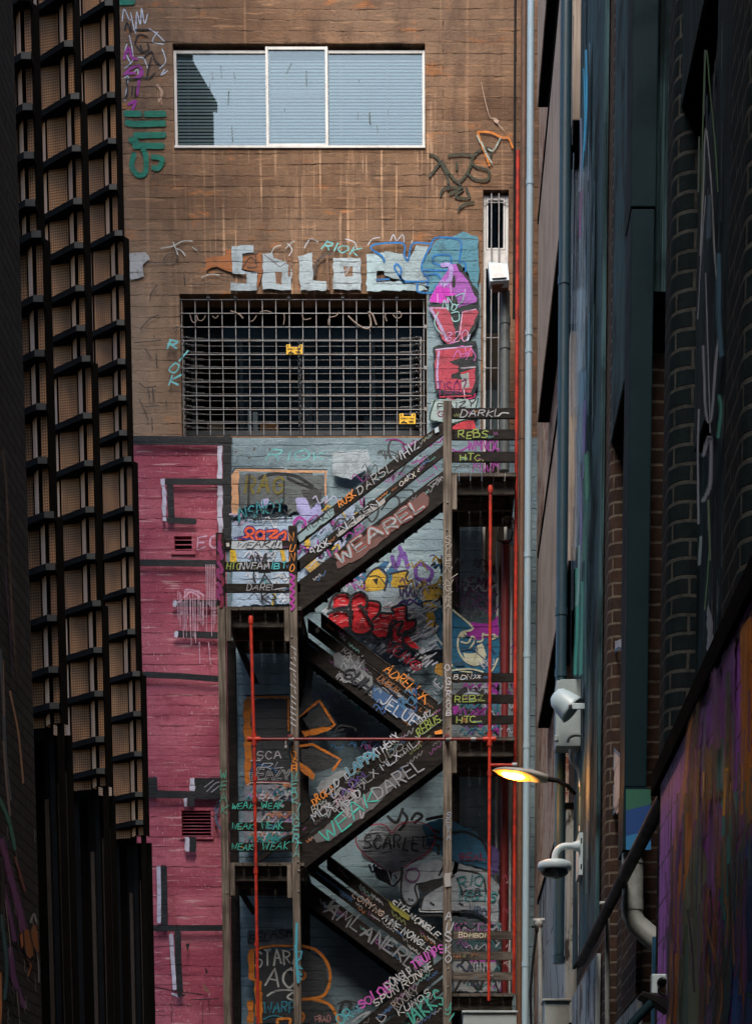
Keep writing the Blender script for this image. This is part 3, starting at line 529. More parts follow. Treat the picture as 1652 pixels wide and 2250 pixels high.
    f(FB, [(30, 600), (330, 560), (460, 430), (430, 640), (250, 760), (60, 960)], (.31, .41, .56), .75)
    f(FE, [(1200, 660), (1260, 645), (1290, 700), (1200, 730)], (.42, .42, .72), .8); f(FB, [(50, 490), (75, 478), (112, 490), (150, 560), (205, 505), (222, 540), (220, 620), (120, 660), (60, 560)], (.34, .35, .66), .85)
    f(FE, [(1510, 640), (1590, 640), (1640, 760), (1580, 830), (1510, 720)], (.38, .38, .68), .8)
    scribble(S, (505, 1130, 640, 1330), 34, [(.46, .56, .68), (.10, .36, .40), (.50, .42, .60), (.58, .62, .68), (.40, .50, .62)], (12, 30), (2.5, 6))
    scribble(S, (655, 1090, 800, 1290), 30, [(.38, .42, .62), (.3, .05, .25), (.48, .48, .68), (.5, .34, .03), (.2, .32, .42)], (12, 34), (2.5, 6))
    f(FE, [(925, 1095), (970, 1100), (985, 1200), (925, 1205)], (.68, .45, .02)); f(FE, [(1360, 1100), (1400, 1090), (1420, 1190), (1390, 1210)], (.6, .38, .04)); s(FE, [(1300, 1580), (1320, 1490)], 18, (.6, .42, .03))
    t(FE, 'INSNOY', (985, 850), (1390, 745), 110, (.03, .24, .28), 20, .85); t(FE, 'SEGY', (1110, 830), (1450, 815), 95, BK, 15, round_=True); s(FE, [(1050, 815), (1200, 830), (1470, 825)], 14, BK)
    EZ = ([(180, 330), (260, 312), (360, 250), (340, 200), (285, 198), (258, 240), (310, 290), (355, 335)], [(405, 340), (390, 275), (440, 230), (490, 262), (478, 322), (420, 332)], [(490, 235), (492, 345)], [(530, 238), (665, 230), (560, 312), (655, 318)], [(640, 310), (700, 268), (762, 240), (752, 335), (722, 345)])
    for p in EZ: s(FP, p, 62, (.045, .022, .20), 1, soft=.3)
    for p in EZ: s(FP, p, 32, (.78, .11, .03), 1, soft=.3)
    s(FP, [(110, 325), (190, 318), (300, 345)], 22, (.045, .022, .20))
    s(FE, [(1480, 860), (1530, 810), (1590, 850), (1560, 900)], 20, (.35, .04, .32)); s(FB, [(40, 660), (70, 620), (110, 630), (125, 680)], 13, (.35, .04, .32)); s(FB, [(80, 790), (130, 815), (190, 800), (200, 760)], 12, (.30, .04, .35))
    s(FE, [(1600, 1060), (1580, 970), (1610, 1080)], 26, (.62, .42, .05)); f(FB, [(115, 740), (135, 735), (150, 800), (110, 800)], (.62, .42, .05), .9)
    for p in ([(1140, 1290), (1130, 1330), (1150, 1390)], [(1180, 1300), (1280, 1300)], [(1230, 1310), (1190, 1400)], [(1230, 1320), (1290, 1400)], [(1200, 1480), (1210, 1550)], [(1260, 1480), (1210, 1520), (1280, 1570)], [(1300, 1490), (1330, 1530), (1290, 1540)], [(1100, 1180), (1120, 1150), (1150, 1240), (1170, 1140), (1200, 1220), (1240, 1130), (1245, 1220)]): s(FE, p, 16, BK, .9)
    # right of the stairs: black outlined loops, magenta letters
    for p in ([(680, 220), (665, 150), (690, 100), (750, 110), (780, 170), (740, 230), (700, 300), (700, 360)], [(735, 330), (780, 250), (720, 200)], [(480, 580), (560, 500), (600, 570), (560, 640), (520, 600)], [(620, 560), (690, 470), (740, 510), (680, 640)], [(740, 430), (820, 430), (830, 450)], [(300, 690), (340, 620), (390, 640), (360, 700)]): s(FB, p, 16, (.03, .036, .04), .85)
    for p in ([(650, 100), (720, 95), (790, 130), (880, 110)], [(760, 140), (780, 180)]): s(FB, p, 14, (.2, .02, .16), .9)
    t(FB, 'SICS', (830, 195), (1020, 100), 80, (.24, .02, .20), 14, round_=True); t(FB, 'XB', (380, 740), (500, 690), 60, (.30, .03, .26), 12); scribble(S, (755, 1165, 800, 1250), 10, [(.3, .03, .26), (.05, .05, .06)], (10, 20), (2.5, 4))
    t(FB, 'WMNOC', (1190, 170), (1400, 170), 80, (.27, .03, .27), 15, round_=True); s(FB, [(1090, 160), (1130, 175), (1200, 140)], 14, (.27, .03, .27)); t(FB, 'MWM', (1220, 310), (1400, 300), 70, (.25, .03, .24), 10); s(FB, [(1100, 300), (1160, 260), (1250, 300)], 9, (.08, .1, .1), .8)
    t(FB, 'NOX', (1425, 140), (1450, 95), 20, WH, 5); t(FB, 'XO', (1422, 300), (1440, 250), 26, WH, 6)
    t(FB, 'OO', (130, 950), (260, 880), 80, (.35, .45, .6), 16); f(FB, [(100, 930), (180, 880), (230, 930), (160, 990)], (.5, .33, .1), .7); s(FB, [(150, 1000), (200, 960), (280, 890)], 8, (.75, .3, .02)); s(FB, [(145, 940), (190, 895), (240, 900)], 9, WH)
    # --- mural under the upper flight
    f(FB, [(430, 1080), (560, 960), (700, 890), (880, 950), (1025, 1050), (1025, 1487), (640, 1487), (560, 1487), (220, 1240), (330, 1120)], (.27, .36, .42), .75)
    f(FB, [(540, 980), (640, 900), (720, 930), (730, 1000), (640, 1060)], (.015, .11, .25)); s(FB, [(650, 960), (690, 910), (720, 950)], 24, (.5, .6, .66), .8)
    PU = (.135, .055, .30)
    for p in ([(690, 870), (715, 945), (745, 860)], [(770, 850), (795, 940)], [(740, 810), (770, 880)]): s(FB, p, 40, PU, .85, soft=.7)
    s(FB, [(850, 930), (855, 1010), (930, 1025), (955, 970), (900, 925), (850, 930)], 34, PU, .9, soft=.6)
    YL = (.52, .335, .025)
    for p in ([(480, 1070), (560, 965), (600, 950), (650, 1000), (640, 1080), (520, 1100)], [(670, 990), (800, 965), (800, 1060), (760, 1090), (690, 1070)], [(890, 1085), (1010, 1075), (1000, 1150), (930, 1165), (1000, 1215), (990, 1330), (920, 1340), (915, 1240), (960, 1230), (890, 1180)]): f(FB, p, YL, .95)
    f(FB, [(560, 1020), (600, 1010), (590, 1060)], BK); s(FB, [(540, 1000), (600, 1000), (650, 1060)], 9, BK); f(FB, [(650, 940), (680, 1080), (690, 980)], (.02, .14, .25))
    for p in ([(470, 1080), (560, 960), (620, 950), (660, 1010), (640, 1090)], [(670, 985), (790, 962), (780, 1010), (805, 1040)], [(900, 1080), (1010, 1080), (1005, 1150), (890, 1170), (910, 1215), (1005, 1220), (970, 1330), (990, 1400)], [(740, 1070), (750, 1130), (780, 1080), (790, 1130), (830, 1070), (840, 1140), (890, 1060)], [(735, 1065), (790, 1065)]): s(FB, p, 15, (.010, .014, .03), 1)
    t(FB, 'JDAZU', (735, 1140), (895, 1135), 70, (.05, .03, .12), 11); f(FB, [(960, 1230), (1025, 1200), (1025, 1487), (985, 1440), (990, 1330)], (.015, .10, .19), .95); s(FB, [(960, 1350), (990, 1410), (1020, 1450)], 14, (.45, .55, .5), .9)
    for i in range(230):
        x = rnd.uniform(230, 960); y = rnd.uniform(1130, 1640)
        if y < 1230 - (x - 200) * .1 or y > 1260 + (x - 200) * .62: continue
        s(FB, [(x, y), (x + rnd.uniform(30, 60), y - rnd.uniform(15, 45))], rnd.uniform(9, 16), rnd.choice([(.52, .57, .64), (.44, .48, .60), (.60, .63, .66)]), .85)
    t(FB, 'UZEU', (640, 1190), (880, 1180), 50, (.46, .5, .52), 14); s(FB, [(770, 1240), (850, 1235), (920, 1280)], 14, (.5, .53, .55)); 
    RD = (.74, .016, .030)
    for p in ([(300, 1150), (345, 1115), (400, 1115), (415, 1170), (380, 1200), (300, 1210)], [(420, 1200), (425, 1130), (480, 1108), (525, 1140), (520, 1220), (540, 1300), (560, 1350), (500, 1385), (430, 1370), (410, 1300)], [(500, 1180), (545, 1160), (605, 1175), (610, 1290), (550, 1300)], [(270, 1250), (330, 1230), (400, 1240), (410, 1330), (340, 1350), (280, 1320)], [(590, 1240), (690, 1250), (710, 1290), (660, 1400), (590, 1410), (545, 1370)], [(690, 1215), (780, 1200), (785, 1290), (700, 1290)], [(680, 1310), (780, 1290), (845, 1290), (830, 1350), (780, 1380), (880, 1480), (790, 1470), (690, 1410)]): f(FB, p, RD, 1)
    for i in range(75):
        x = rnd.uniform(285, 850); y = 1130 + rnd.uniform(0, 240) + (x - 285) * .16
        if y > 1440: continue
        s(FB, [(x, y), (x + rnd.uniform(18, 45), y - rnd.uniform(-4, 12))], 6, (.72, .42, .44), .55)
    for p in ([(270, 1215), (300, 1140), (345, 1112), (400, 1120), (415, 1170), (380, 1220), (300, 1215)], [(265, 1250), (340, 1225), (400, 1240), (415, 1330), (340, 1352), (275, 1310)], [(415, 1240), (420, 1140), (480, 1105), (525, 1140), (515, 1200), (470, 1200)], [(480, 1190), (545, 1300), (560, 1350), (500, 1385), (430, 1370), (412, 1300), (430, 1230)], [(520, 1160), (605, 1175), (605, 1240), (560, 1290)], [(600, 1240), (700, 1245), (690, 1210), (780, 1195), (785, 1285), (845, 1290), (835, 1340), (770, 1370)], [(545, 1370), (600, 1410), (660, 1400), (680, 1310), (720, 1290)], [(690, 1420), (690, 1330), (760, 1300), (730, 1390), (850, 1350), (760, 1410), (800, 1470)]): s(FB, p, 19, (.008, .008, .011), 1, soft=.25)
    for p in ([(490, 1410), (560, 1440), (610, 1445)], [(595, 1420), (612, 1446), (590, 1460)]): s(FB, p, 10, BK)
    s(FB, [(680, 1440), (780, 1455), (900, 1530)], 11, BK, .9)
    t(FC_, 'WEAK', (640, 175), (815, 265), 78, (.45, .015, .035), 12); t(FC_, '@', (812, 300), (880, 310), 70, (.45, .015, .035), 10); f(FC_, [(980, 260), (1025, 250), (1025, 340), (970, 310)], (.42, .22, .03), .7)
    scribble(S, (690, 1480, 830, 1560), 14, [(.2, .25, .4), (.36, .42, .48), (.25, .12, .4)], (10, 22), (3, 6)); t(FC_, 'NE', (985, 455), (1030, 400), 60, WH, 10)
    # --- panel at the right, behind the landings
    DB = (.010, .135, .26)
    f(FR, [(10, 255), (40, 268), (168, 390), (150, 440), (362, 455), (362, 722), (10, 722)], DB); f(FR, [(150, 345), (290, 362), (356, 300), (358, 462), (300, 442), (240, 472), (160, 472), (108, 430), (168, 390)], (.33, .018, .33))
    t(FB, 'THEMO', (1100, 1100), (1370, 1085), 84, (.055, .01, .055), 17, round_=True); t(FB, 'JISBE', (1105, 1205), (1365, 1195), 90, (.05, .01, .06), 17, round_=True); t(FB, 'MW', (1150, 1285), (1300, 1275), 50, (.09, .1, .1), 12); s(FB, [(1270, 1210), (1350, 1240), (1390, 1200)], 14, (.09, .02, .1))
    CR = (.60, .62, .46)
    s(FR, [(20, 258), (165, 388), (88, 422), (58, 480), (64, 560), (110, 630), (180, 662), (250, 640)], 17, CR, 1, n=7)
    f(FR, [(95, 572), (200, 570), (262, 602), (235, 655), (160, 652), (110, 622)], CR, .95); f(FR, [(185, 530), (232, 502), (268, 592), (240, 612), (192, 562)], CR, .95); f(FR, [(75, 420), (115, 415), (125, 445), (80, 470)], CR, .9)
    for p in ([(82, 492), (132, 500), (160, 450), (182, 482), (140, 545)], [(200, 492), (236, 482), (240, 432), (262, 442), (330, 440), (312, 472), (350, 452)], [(352, 610), (322, 680), (292, 722)], [(10, 660), (60, 700), (160, 716)]): s(FR, p, 15, CR)
    for p in ([(80, 560), (150, 545), (180, 560), (250, 620)], [(100, 440), (150, 460)], [(270, 500), (330, 580)], [(180, 470), (200, 560)]): s(FR, p, 8, (.02, .025, .12))
    for p in ([(20, 640), (40, 690), (90, 700)], [(80, 800), (170, 800), (200, 850), (210, 800), (250, 810)], [(330, 800), (345, 860), (310, 940)]): s(FR, p, 12, (.02, .30, .40), .85)
    t(FC_, 'GEJ', (1290, 280), (1365, 262), 46, (.42, .45, .55), 8); s(FC_, [(1300, 290), (1260, 240)], 9, (.4, .42, .5)); s(FC_, [(1090, 300), (1200, 290), (1290, 310)], 12, CR); f(FC_, [(1090, 245), (1165, 235), (1170, 270), (1090, 275)], (.02, .08, .14))
    f(FC_, [(1085, 378), (1500, 378), (1500, 740), (1085, 740)], (.13, .16, .18), .7)
    for r_, cl, wd in ((118, (.02, .02, .025), 40), (92, (.34, .40, .48), 15), (60, (.02, .12, .16), 14), (34, (.02, .02, .02), 26)): s(FC_, [(1215 + r_ * math.cos(k), 545 + r_ * 1.05 * math.sin(k)) for k in [i * .5236 for i in range(13)]], wd, cl, .9)
    for p in ([(1345, 390), (1395, 380), (1395, 460), (1350, 450)], [(1090, 540), (1130, 530), (1140, 590), (1095, 590)], [(1360, 660), (1395, 650), (1395, 700), (1365, 700)]): f(FC_, p, (.30, .02, .30))
    t(FC_, 'K', (1195, 445), (1240, 430), 40, WH, 9); s(FC_, [(1180, 670), (1215, 720), (1245, 680)], 15, (.12, .08, .32)); scribble(S, (1000, 1500, 1095, 1615), 26, [(.02, .16, .22), (.36, .4, .48), (.26, .02, .26), (.02, .02, .03)], (12, 26), (2.5, 5)); scribble(S, (1100, 1480, 1130, 1620), 14, [(.36, .4, .48), (.2, .02, .2), (.02, .02, .03)], (8, 14), (1.5, 3)); scribble(S, (1122, 1400, 1131, 1480), 6, [(.2, .04, .3)], (8, 12), (2, 3))
    scribble(S, (690, 1250, 800, 1300), 14, [(.02, .14, .28), (.04, .26, .30), (.40, .46, .52), (.3, .05, .3)], (12, 26), (3, 6))
    scribble(S, (760, 1470, 900, 1560), 12, [(.42, .47, .52), (.02, .14, .28), (.13, .05, .30), (.04, .26, .30), (.30, .06, .28)], (12, 26), (2.5, 6))
    scribble(S, (690, 1620, 880, 1700), 12, [(.03, .25, .28), (.30, .32, .36), (.02, .10, .22), (.25, .05, .22)], (12, 26), (2, 4))
    scribble(S, (1000, 1225, 1090, 1300), 10, [(.12, .13, .14), (.05, .01, .05), (.2, .22, .24)], (10, 20), (2, 4))
    scribble(S, (870, 1220, 970, 1330), 16, [(.52, .335, .025), (.02, .14, .30), (.14, .05, .32), (.5, .55, .6), (.012, .014, .03)], (14, 30), (3, 6))
    scribble(S, (760, 990, 960, 1060), 12, [(.30, .03, .26), (.05, .055, .06), (.34, .44, .50)], (14, 30), (2, 4))
    # --- under the left upper landing
    OG = (.56, .17, .012)
    f(FF, [(1108, 655), (1440, 645), (1450, 1400), (1110, 1400)], (.030, .034, .038), .95); f(FF, [(1045, 690), (1085, 640), (1108, 660), (1112, 1470), (1058, 1465)], OG); s(FF, [(1050, 690), (1090, 630), (1440, 640)], 22, OG, .95, smooth=False); s(FF, [(1438, 640), (1440, 930)], 22, OG, .9, smooth=False); s(FF, [(1060, 625), (1440, 612)], 16, BK, .9, smooth=False)
    t(FF, 'SCA', (1170, 1190), (1375, 1170), 78, (.48, .46, .5), 13); s(FF, [(1105, 1195), (1190, 1195)], 13, (.48, .46, .5)); t(FF, 'FEAZY', (1110, 1370), (1450, 1355), 90, BK, 12, under=((.40, .42, .46), 26), round_=True); s(FF, [(1110, 1290), (1160, 1230), (1290, 1260), (1330, 1300)], 15, (.02, .12, .3)); t(FF, 'RL', (1190, 1280), (1400, 1260), 60, WH, 11); s(FF, [(1130, 1385), (1300, 1385), (1450, 1390)], 11, (.4, .02, .05), .8); s(FF, [(1080, 1410), (1140, 1390), (1450, 1395)], 11, (.6, .5, .46), .9)
    f(FF, [(1050, 1420), (1480, 1400), (1480, 1982), (1050, 1982)], (.20, .22, .26), .8); f(FF, [(1390, 1400), (1460, 1400), (1460, 1460), (1390, 1460)], (.6, .24, .1), .8)
    scribble(S, (540, 1730, 640, 1870), 90, [(.36, .38, .44), (.03, .26, .27), (.36, .2, .4), (.03, .05, .1), (.42, .45, .5), (.02, .15, .22), (.45, .2, .12)], (10, 24), (2.5, 5)); t(FF, 'RAZY', (1180, 1555), (1450, 1545), 60, (.5, .5, .54), 14)
    for p in ([(70, 610), (210, 500), (310, 660), (270, 690), (150, 725)], [(80, 800), (165, 790), (350, 890), (300, 960)]): s(FC_, p, 20, OG, .95, smooth=False); 
    f(FC_, [(90, 700), (285, 668), (255, 705), (115, 742)], OG); f(FC_, [(80, 905), (140, 940), (185, 990), (165, 1030), (85, 960)], OG); f(FC_, [(100, 620), (205, 525), (290, 655), (150, 690)], (.03, .034, .036), .9); f(FC_, [(90, 820), (165, 810), (330, 895), (280, 950), (180, 980), (100, 920)], (.03, .034, .036), .9); s(FC_, [(80, 580), (215, 480), (325, 660)], 12, BK, .9, smooth=False)
    for p in ([(310, 710), (350, 665), (440, 680), (450, 700)], [(330, 700), (370, 690)]): s(FC_, p, 14, (.02, .024, .024), .8)
    f(FC_, [(190, 1085), (230, 1020), (390, 950), (400, 965), (300, 1080), (220, 1130)], (.25, .28, .30), .8); f(FF, [(1620, 350), (1652, 345), (1652, 700), (1530, 810)], (.03, .035, .036), .8)
    # --- heart and silver letters
    f(FD, [(450, 280), (560, 190), (700, 130), (950, 170), (1000, 330), (880, 400), (690, 490), (500, 390)], (.21, .235, .26), .78); f(FD, [(890, 170), (1000, 125), (1060, 130), (1240, 210), (1330, 320), (1345, 470), (1080, 400), (930, 330)], (.018, .105, .19), .95); s(FD, [(920, 130), (1030, 110), (1060, 130)], 26, BK, .9); s(FD, [(1085, 220), (1180, 215), (1290, 280), (1345, 430)], 20, BK, .9); f(FD, [(1340, 300), (1395, 330), (1395, 480), (1350, 500)], (.09, .06, .2), .7)
    for p in ([(760, 60), (720, 150), (660, 110)], [(760, 80), (790, 130), (740, 200)], [(820, 130), (850, 90), (890, 110), (840, 150)], [(960, 200), (1000, 215)], [(940, 290), (990, 300)], [(1000, 300), (995, 360)], [(950, 240), (1030, 265)]): s(FD, p, 24, (.015, .018, .02), .85)
    for i in range(40): x, y = rnd.uniform(470, 900), rnd.uniform(210, 410); s(FD, [(x, y), (x + rnd.uniform(30, 80), y - 4)], 7, (.34, .38, .42), .8)
    t(FD, 'SCARLET', (505, 322), (920, 330), 92, (.012, .012, .014), 15); t(FD, 'EI', (905, 330), (1000, 325), 60, (.03, .03, .035), 12)
    s(FD, [(690, 220), (655, 178), (600, 160), (500, 190), (452, 250), (470, 320), (560, 400), (690, 480), (860, 390), (950, 320), (975, 230), (920, 165), (830, 145), (740, 165), (690, 220)], 9, (.30, .012, .05), 1)
    SV = (.27, .31, .35)
    f(FD, [(700, 480), (840, 430), (1030, 385), (1100, 410), (1090, 500), (1000, 520), (860, 560), (870, 650), (800, 730), (750, 640)], SV, .95); f(FD, [(880, 740), (900, 640), (1020, 560), (1120, 480), (1130, 420), (1300, 470), (1395, 560), (1395, 860), (1250, 730)], SV, .95); f(FD, [(560, 430), (690, 480), (680, 570), (590, 520)], (.02, .022, .024)); f(FD, [(860, 560), (1000, 520), (1110, 500), (1020, 570), (890, 620)], (.012, .014, .015))
    for p in ([(540, 430), (560, 480), (590, 440)], [(665, 470), (690, 570), (745, 520), (755, 450)], [(760, 470), (750, 620), (800, 700), (860, 670), (850, 560), (1040, 560)], [(870, 740), (900, 640), (1000, 570)], [(1000, 500), (1050, 400)], [(1120, 460), (1280, 500), (1310, 620)], [(1120, 520), (1150, 600)], [(870, 735), (1100, 740), (1250, 750), (1380, 850)], [(870, 765), (1100, 775), (1300, 860)]): s(FD, p, 15, (.012, .013, .014), 1)
    for p in ([(690, 560), (660, 470)], [(740, 660), (770, 710)], [(870, 720), (890, 740), (1050, 740)], [(1140, 690), (1200, 700)]): s(FD, p, 9, (.45, .48, .5), .9)
    for x, y in ((570, 430), (580, 445), (705, 500), (715, 515), (800, 655), (820, 660), (945, 680), (960, 690), (1135, 685), (1150, 690)): s(FD, [(x, y), (x + 6, y + 4)], 14, BK)
    s(FD, [(790, 480), (800, 460), (850, 455), (870, 500), (830, 545), (780, 520), (785, 490)], 10, (.16, .03, .16), .9)
    t(FD, 'RIO', (1135, 580), (1295, 560), 66, (.02, .19, .20), 13); t(FD, 'LEGENS', (1130, 660), (1370, 670), 66, (.03, .20, .21), 16); t(FD, 'KEB', (1150, 640), (1270, 630), 44, (.02, .025, .04), 10); t(FD, 'WRO', (1195, 740), (1310, 770), 54, (.02, .06, .13), 10); t(FD, 'SEAL', (1135, 400), (1310, 400), 44, (.17, .012, .05), 14)
    f(FD, [(1085, 770), (1250, 790), (1395, 880), (1395, 1270), (1085, 1270)], (.05, .075, .09), .8); t(FD, 'BEL', (1110, 880), (1200, 870), 60, (.34, .1, .34), 13); t(FD, 'TB', (1220, 880), (1380, 890), 60, (.30, .14, .32), 13)
    f(FD, [(1095, 1070), (1380, 1060), (1390, 1270), (1100, 1270)], (.24, .26, .27), .8); s(FD, [(1210, 1068), (1380, 1066)], 16, (.42, .06, .42))
    scribble(S, (995, 2030, 1100, 2180), 40, [(.02, .14, .15), (.28, .30, .34), (.25, .08, .28), (.015, .02, .02), (.03, .05, .09)], (12, 28), (2.5, 5)); s(FD, [(1100, 1270), (1180, 1150), (1260, 1250), (1330, 1120), (1390, 1260)], 15, (.02, .022, .024))
    for i in range(6): s(FD, [(1230 + i * 22, 1075), (1232 + i * 22, 1140 + rnd.uniform(0, 40))], 7, (.4, .42, .44), .8)
    scribble(S, (1103, 1900, 1117, 2160), 10, [(.3, .05, .1), (.4, .3, .32)], (8, 18), (1.5, 2.5))
    # --- foot of the wall
    f(FG, [(1015, 1080), (1390, 1070), (1390, 1200), (1010, 1230)], (.10, .12, .13), .6); t(FG, 'BELASH', (1020, 1180), (1380, 1130), 70, (.02, .02, .022), 16)
    f(FG, [(1060, 1270), (1400, 1240), (1400, 1846), (1120, 1846)], (.022, .026, .03), .95); f(FG, [(1015, 1270), (1065, 1240), (1070, 1480), (1130, 1500), (1135, 1846), (1080, 1846), (1065, 1500), (1020, 1480)], OG, .9); f(FG, [(1010, 1660), (1060, 1660), (1060, 1846), (1010, 1846)], OG, .85); s(FG, [(1030, 1250), (1200, 1210), (1400, 1210)], 24, OG, .9)
    t(FG, 'STARZ', (1080, 1385), (1440, 1350), 130, (.46, .48, .47), 20); t(FG, 'AO', (1155, 1535), (1400, 1540), 150, (.46, .48, .47), 22); s(FG, [(1175, 1620), (1250, 1580), (1390, 1580), (1340, 1630), (1390, 1660)], 18, (.46, .48, .47)); t(FG, 'WARPS', (1150, 1765), (1450, 1745), 92, (.02, .20, .28), 17); s(FG, [(1145, 1815), (1220, 1785), (1300, 1800)], 13, (.02, .2, .28)); s(FG, [(1260, 1846), (1265, 1815), (1360, 1812), (1360, 1846)], 26, (.6, .2, .02))
    f(FD, [(60, 980), (120, 990), (250, 1080), (270, 1200), (240, 1280), (60, 1320)], (.025, .03, .034), .9); f(FD, [(60, 1330), (240, 1330), (320, 1420), (330, 1480), (60, 1480)], (.02, .024, .027), .9)
    s(FD, [(80, 965), (180, 990), (250, 1060), (282, 1160), (262, 1260), (215, 1305), (100, 1320)], 24, (.46, .15, .012), .95); s(FD, [(160, 1318), (270, 1350), (325, 1430), (335, 1480)], 24, (.46, .15, .012), .95); s(FD, [(80, 1130), (115, 1145), (110, 1180), (80, 1190)], 22, (.4, .13, .012), .9); s(FD, [(80, 1400), (110, 1430), (90, 1470)], 22, (.4, .13, .012), .9)
    t(FD, 'FRAO', (185, 1472), (285, 1466), 44, (.36, .18, .18), 9); s(FD, [(340, 1420), (370, 1340), (420, 1350), (400, 1400), (480, 1370)], 26, (.012, .014, .016), .85); s(FD, [(330, 1350), (390, 1330), (460, 1345)], 12, (.02, .02, .02), .8)
# ------------------------------------------------------------------ ground
g = MB(); g.quad((-60, -70, 0), (60, -70, 0), (60, 60, 0), (-60, 60, 0), 'asphalt'); o = g.build('ground'); o['kind'] = 'structure'
# ------------------------------------------------------------------ rear building
YW = 25.0
def RX(u, v): return PY(u, v, YW).x
def RZ(v, u=700): return PY(u, v, YW).z
def hole(u0, u1, v0, v1):
    vm = (v0 + v1) / 2; return (RX(u0, vm), RX(u1, vm), RZ(v1), RZ(v0))
H_TOP = hole(381, 934, 94, 326); H_GRL = hole(397, 937, 645, 958); H_NAR = hole(1060, 1116, 416, 1300)
H_V1 = hole(384, 422, 1180, 1212); H_V2 = hole(400, 464, 1783, 1840)
rear = thing('rear_building', 'brown board marked concrete building closing the alley, pink and blue grey paint lower down', 'building', (-1.5, YW, 0))
wall = MB()
def face_with_holes(mb, x0, x1, z0, z1, holes, y, mat):
    xs = sorted({x0, x1, *[h[0] for h in holes], *[h[1] for h in holes]}); zs = sorted({z0, z1, *[h[2] for h in holes], *[h[3] for h in holes]})
    for a, b in zip(xs, xs[1:]):
        for c, d in zip(zs, zs[1:]):
            if any(h[0] - 1e-6 <= a and b <= h[1] + 1e-6 and h[2] - 1e-6 <= c and d <= h[3] + 1e-6 for h in holes): continue
            mb.quad((a, y, c), (b, y, c), (b, y, d), (a, y, d), mat)
HOLES = [H_TOP, H_GRL, H_NAR, H_V1, H_V2]
face_with_holes(wall, -6.5, 3.2, 0, 25, HOLES, YW, 'concrete')
def reveal(mb, h, dep, mat):
    a, b, c, d = h; y0, y1 = YW, YW + dep
    mb.quad((a, y0, c), (a, y0, d), (a, y1, d), (a, y1, c), mat); mb.quad((b, y0, d), (b, y0, c), (b, y1, c), (b, y1, d), mat)
    mb.quad((a, y0, d), (b, y0, d), (b, y1, d), (a, y1, d), mat); mb.quad((a, y0, c), (a, y1, c), (b, y1, c), (b, y0, c), mat)
for h, dp in ((H_TOP, .16), (H_GRL, .35), (H_NAR, .3)): reveal(wall, h, dp, 'concrete')
for h in (H_V1, H_V2): reveal(wall, h, .12, 'pink_paint')
for x0, x1, y0, y1, z0, z1 in ((-6.5, -6.49, YW, 33, 0, 25), (3.19, 3.2, YW, 33, 0, 25), (-6.5, 3.2, 32.99, 33, 0, 25), (-6.5, 3.2, YW, 33, 24.99, 25)): wall.box(x0, x1, y0 + .001, y1, z0, z1, 'concrete')
# painted areas (films over the concrete, cut round the vents)
def paint_rect(x0, x1, z0, z1, mat, off):
    hs = [h for h in HOLES if h[0] < x1 and h[1] > x0 and h[2] < z1 and h[3] > z0]
    hs = [(max(h[0], x0), min(h[1], x1), max(h[2], z0), min(h[3], z1)) for h in hs]
    face_with_holes(wall, x0, x1, z0, z1, hs, YW - off, mat)
xs_ = RX(497, 1200)
paint_rect(-6.4, xs_, 0, RZ(972), 'pink_paint', .0012)
paint_rect(xs_, 3.1, 0, RZ(962), 'blue_grey_paint', .0012)
paint_rect(RX(938, 800), RX(1056, 800), RZ(962), RZ(622), 'blue_grey_paint', .0012)
S = Surf(wall, 'Y', YW)
graffiti_wall(S)
wall_o = wall.build('wall', rear)
# vents
def vent(h, n, name, lab):
    a, b, c, d = h; m = MB(); f = .045 if n < 5 else .035
    for q in ((a - f, b + f, c - f, c), (a - f, b + f, d, d + f), (a - f, a, c, d), (b, b + f, c, d)): m.box(q[0], q[1], YW - .028, YW - .0015, q[2], q[3], 'pink_paint')
    if n < 5: m.box(a - f - .03, b + f + .03, YW - .012, YW - .002, c - f - .03, d + f + .05, 'pink_paint') if False else None
    fo = m.build('vent', rear, .004); fo['label'] = lab
    s = MB(); hh = (d - c) / n
    for i in range(n):
        z = c + hh * (i + .5); s.prism([(a, YW - .02, z - hh * .28), (a, YW - .016, z - hh * .36), (a, YW + .05, z + hh * .30), (a, YW + .046, z + hh * .38)], (b - a, 0, 0), 'pink_paint')
    so_ = s.build('louvre', fo); bk = MB(); bk.quad((a, YW + .12, c), (b, YW + .12, c), (b, YW + .12, d), (a, YW + .12, d), 'hood_black'); bk.build('duct_back', fo)
vent(H_V1, 3, 'small_vent', 'small square pink vent with three slots'); vent(H_V2, 8, 'large_vent', 'large pink louvred vent crossed by painted stripe')
# top window
def frame_bars(mb, a, b, c, d, y0, y1, t, mat):
    mb.box(a, a + t, y0, y1, c, d, mat); mb.box(b - t, b, y0, y1, c, d, mat); mb.box(a + t, b - t, y0 + .002, y1, c, c + t, mat); mb.box(a + t, b - t, y0 + .002, y1, d - t, d, mat)
a, b, c, d = H_TOP; x1, x2 = RX(589, 210), RX(717, 210)
win = MB(); frame_bars(win, a + .003, b - .003, c + .003, d - .05, YW + .05, YW + .098, .035, 'white_aluminium')
win.box(a + .0, b, YW - .02, YW + .049, c + .001, c + .03, 'white_aluminium')
for x in (x1, x2): win.box(x - .022, x + .022, YW + .042, YW + .096, c + .037, d - .09, 'white_aluminium')
frame_bars(win, x1 - .03, x2 + .02, c + .032, d - .03, YW + .01, YW + .045, .035, 'white_aluminium')
wo = win.build('window', rear, .003); wo['label'] = 'wide three pane white framed window with closed blinds'
sl = MB(); n_ = 28; z0 = c + .04; z1 = d - .14
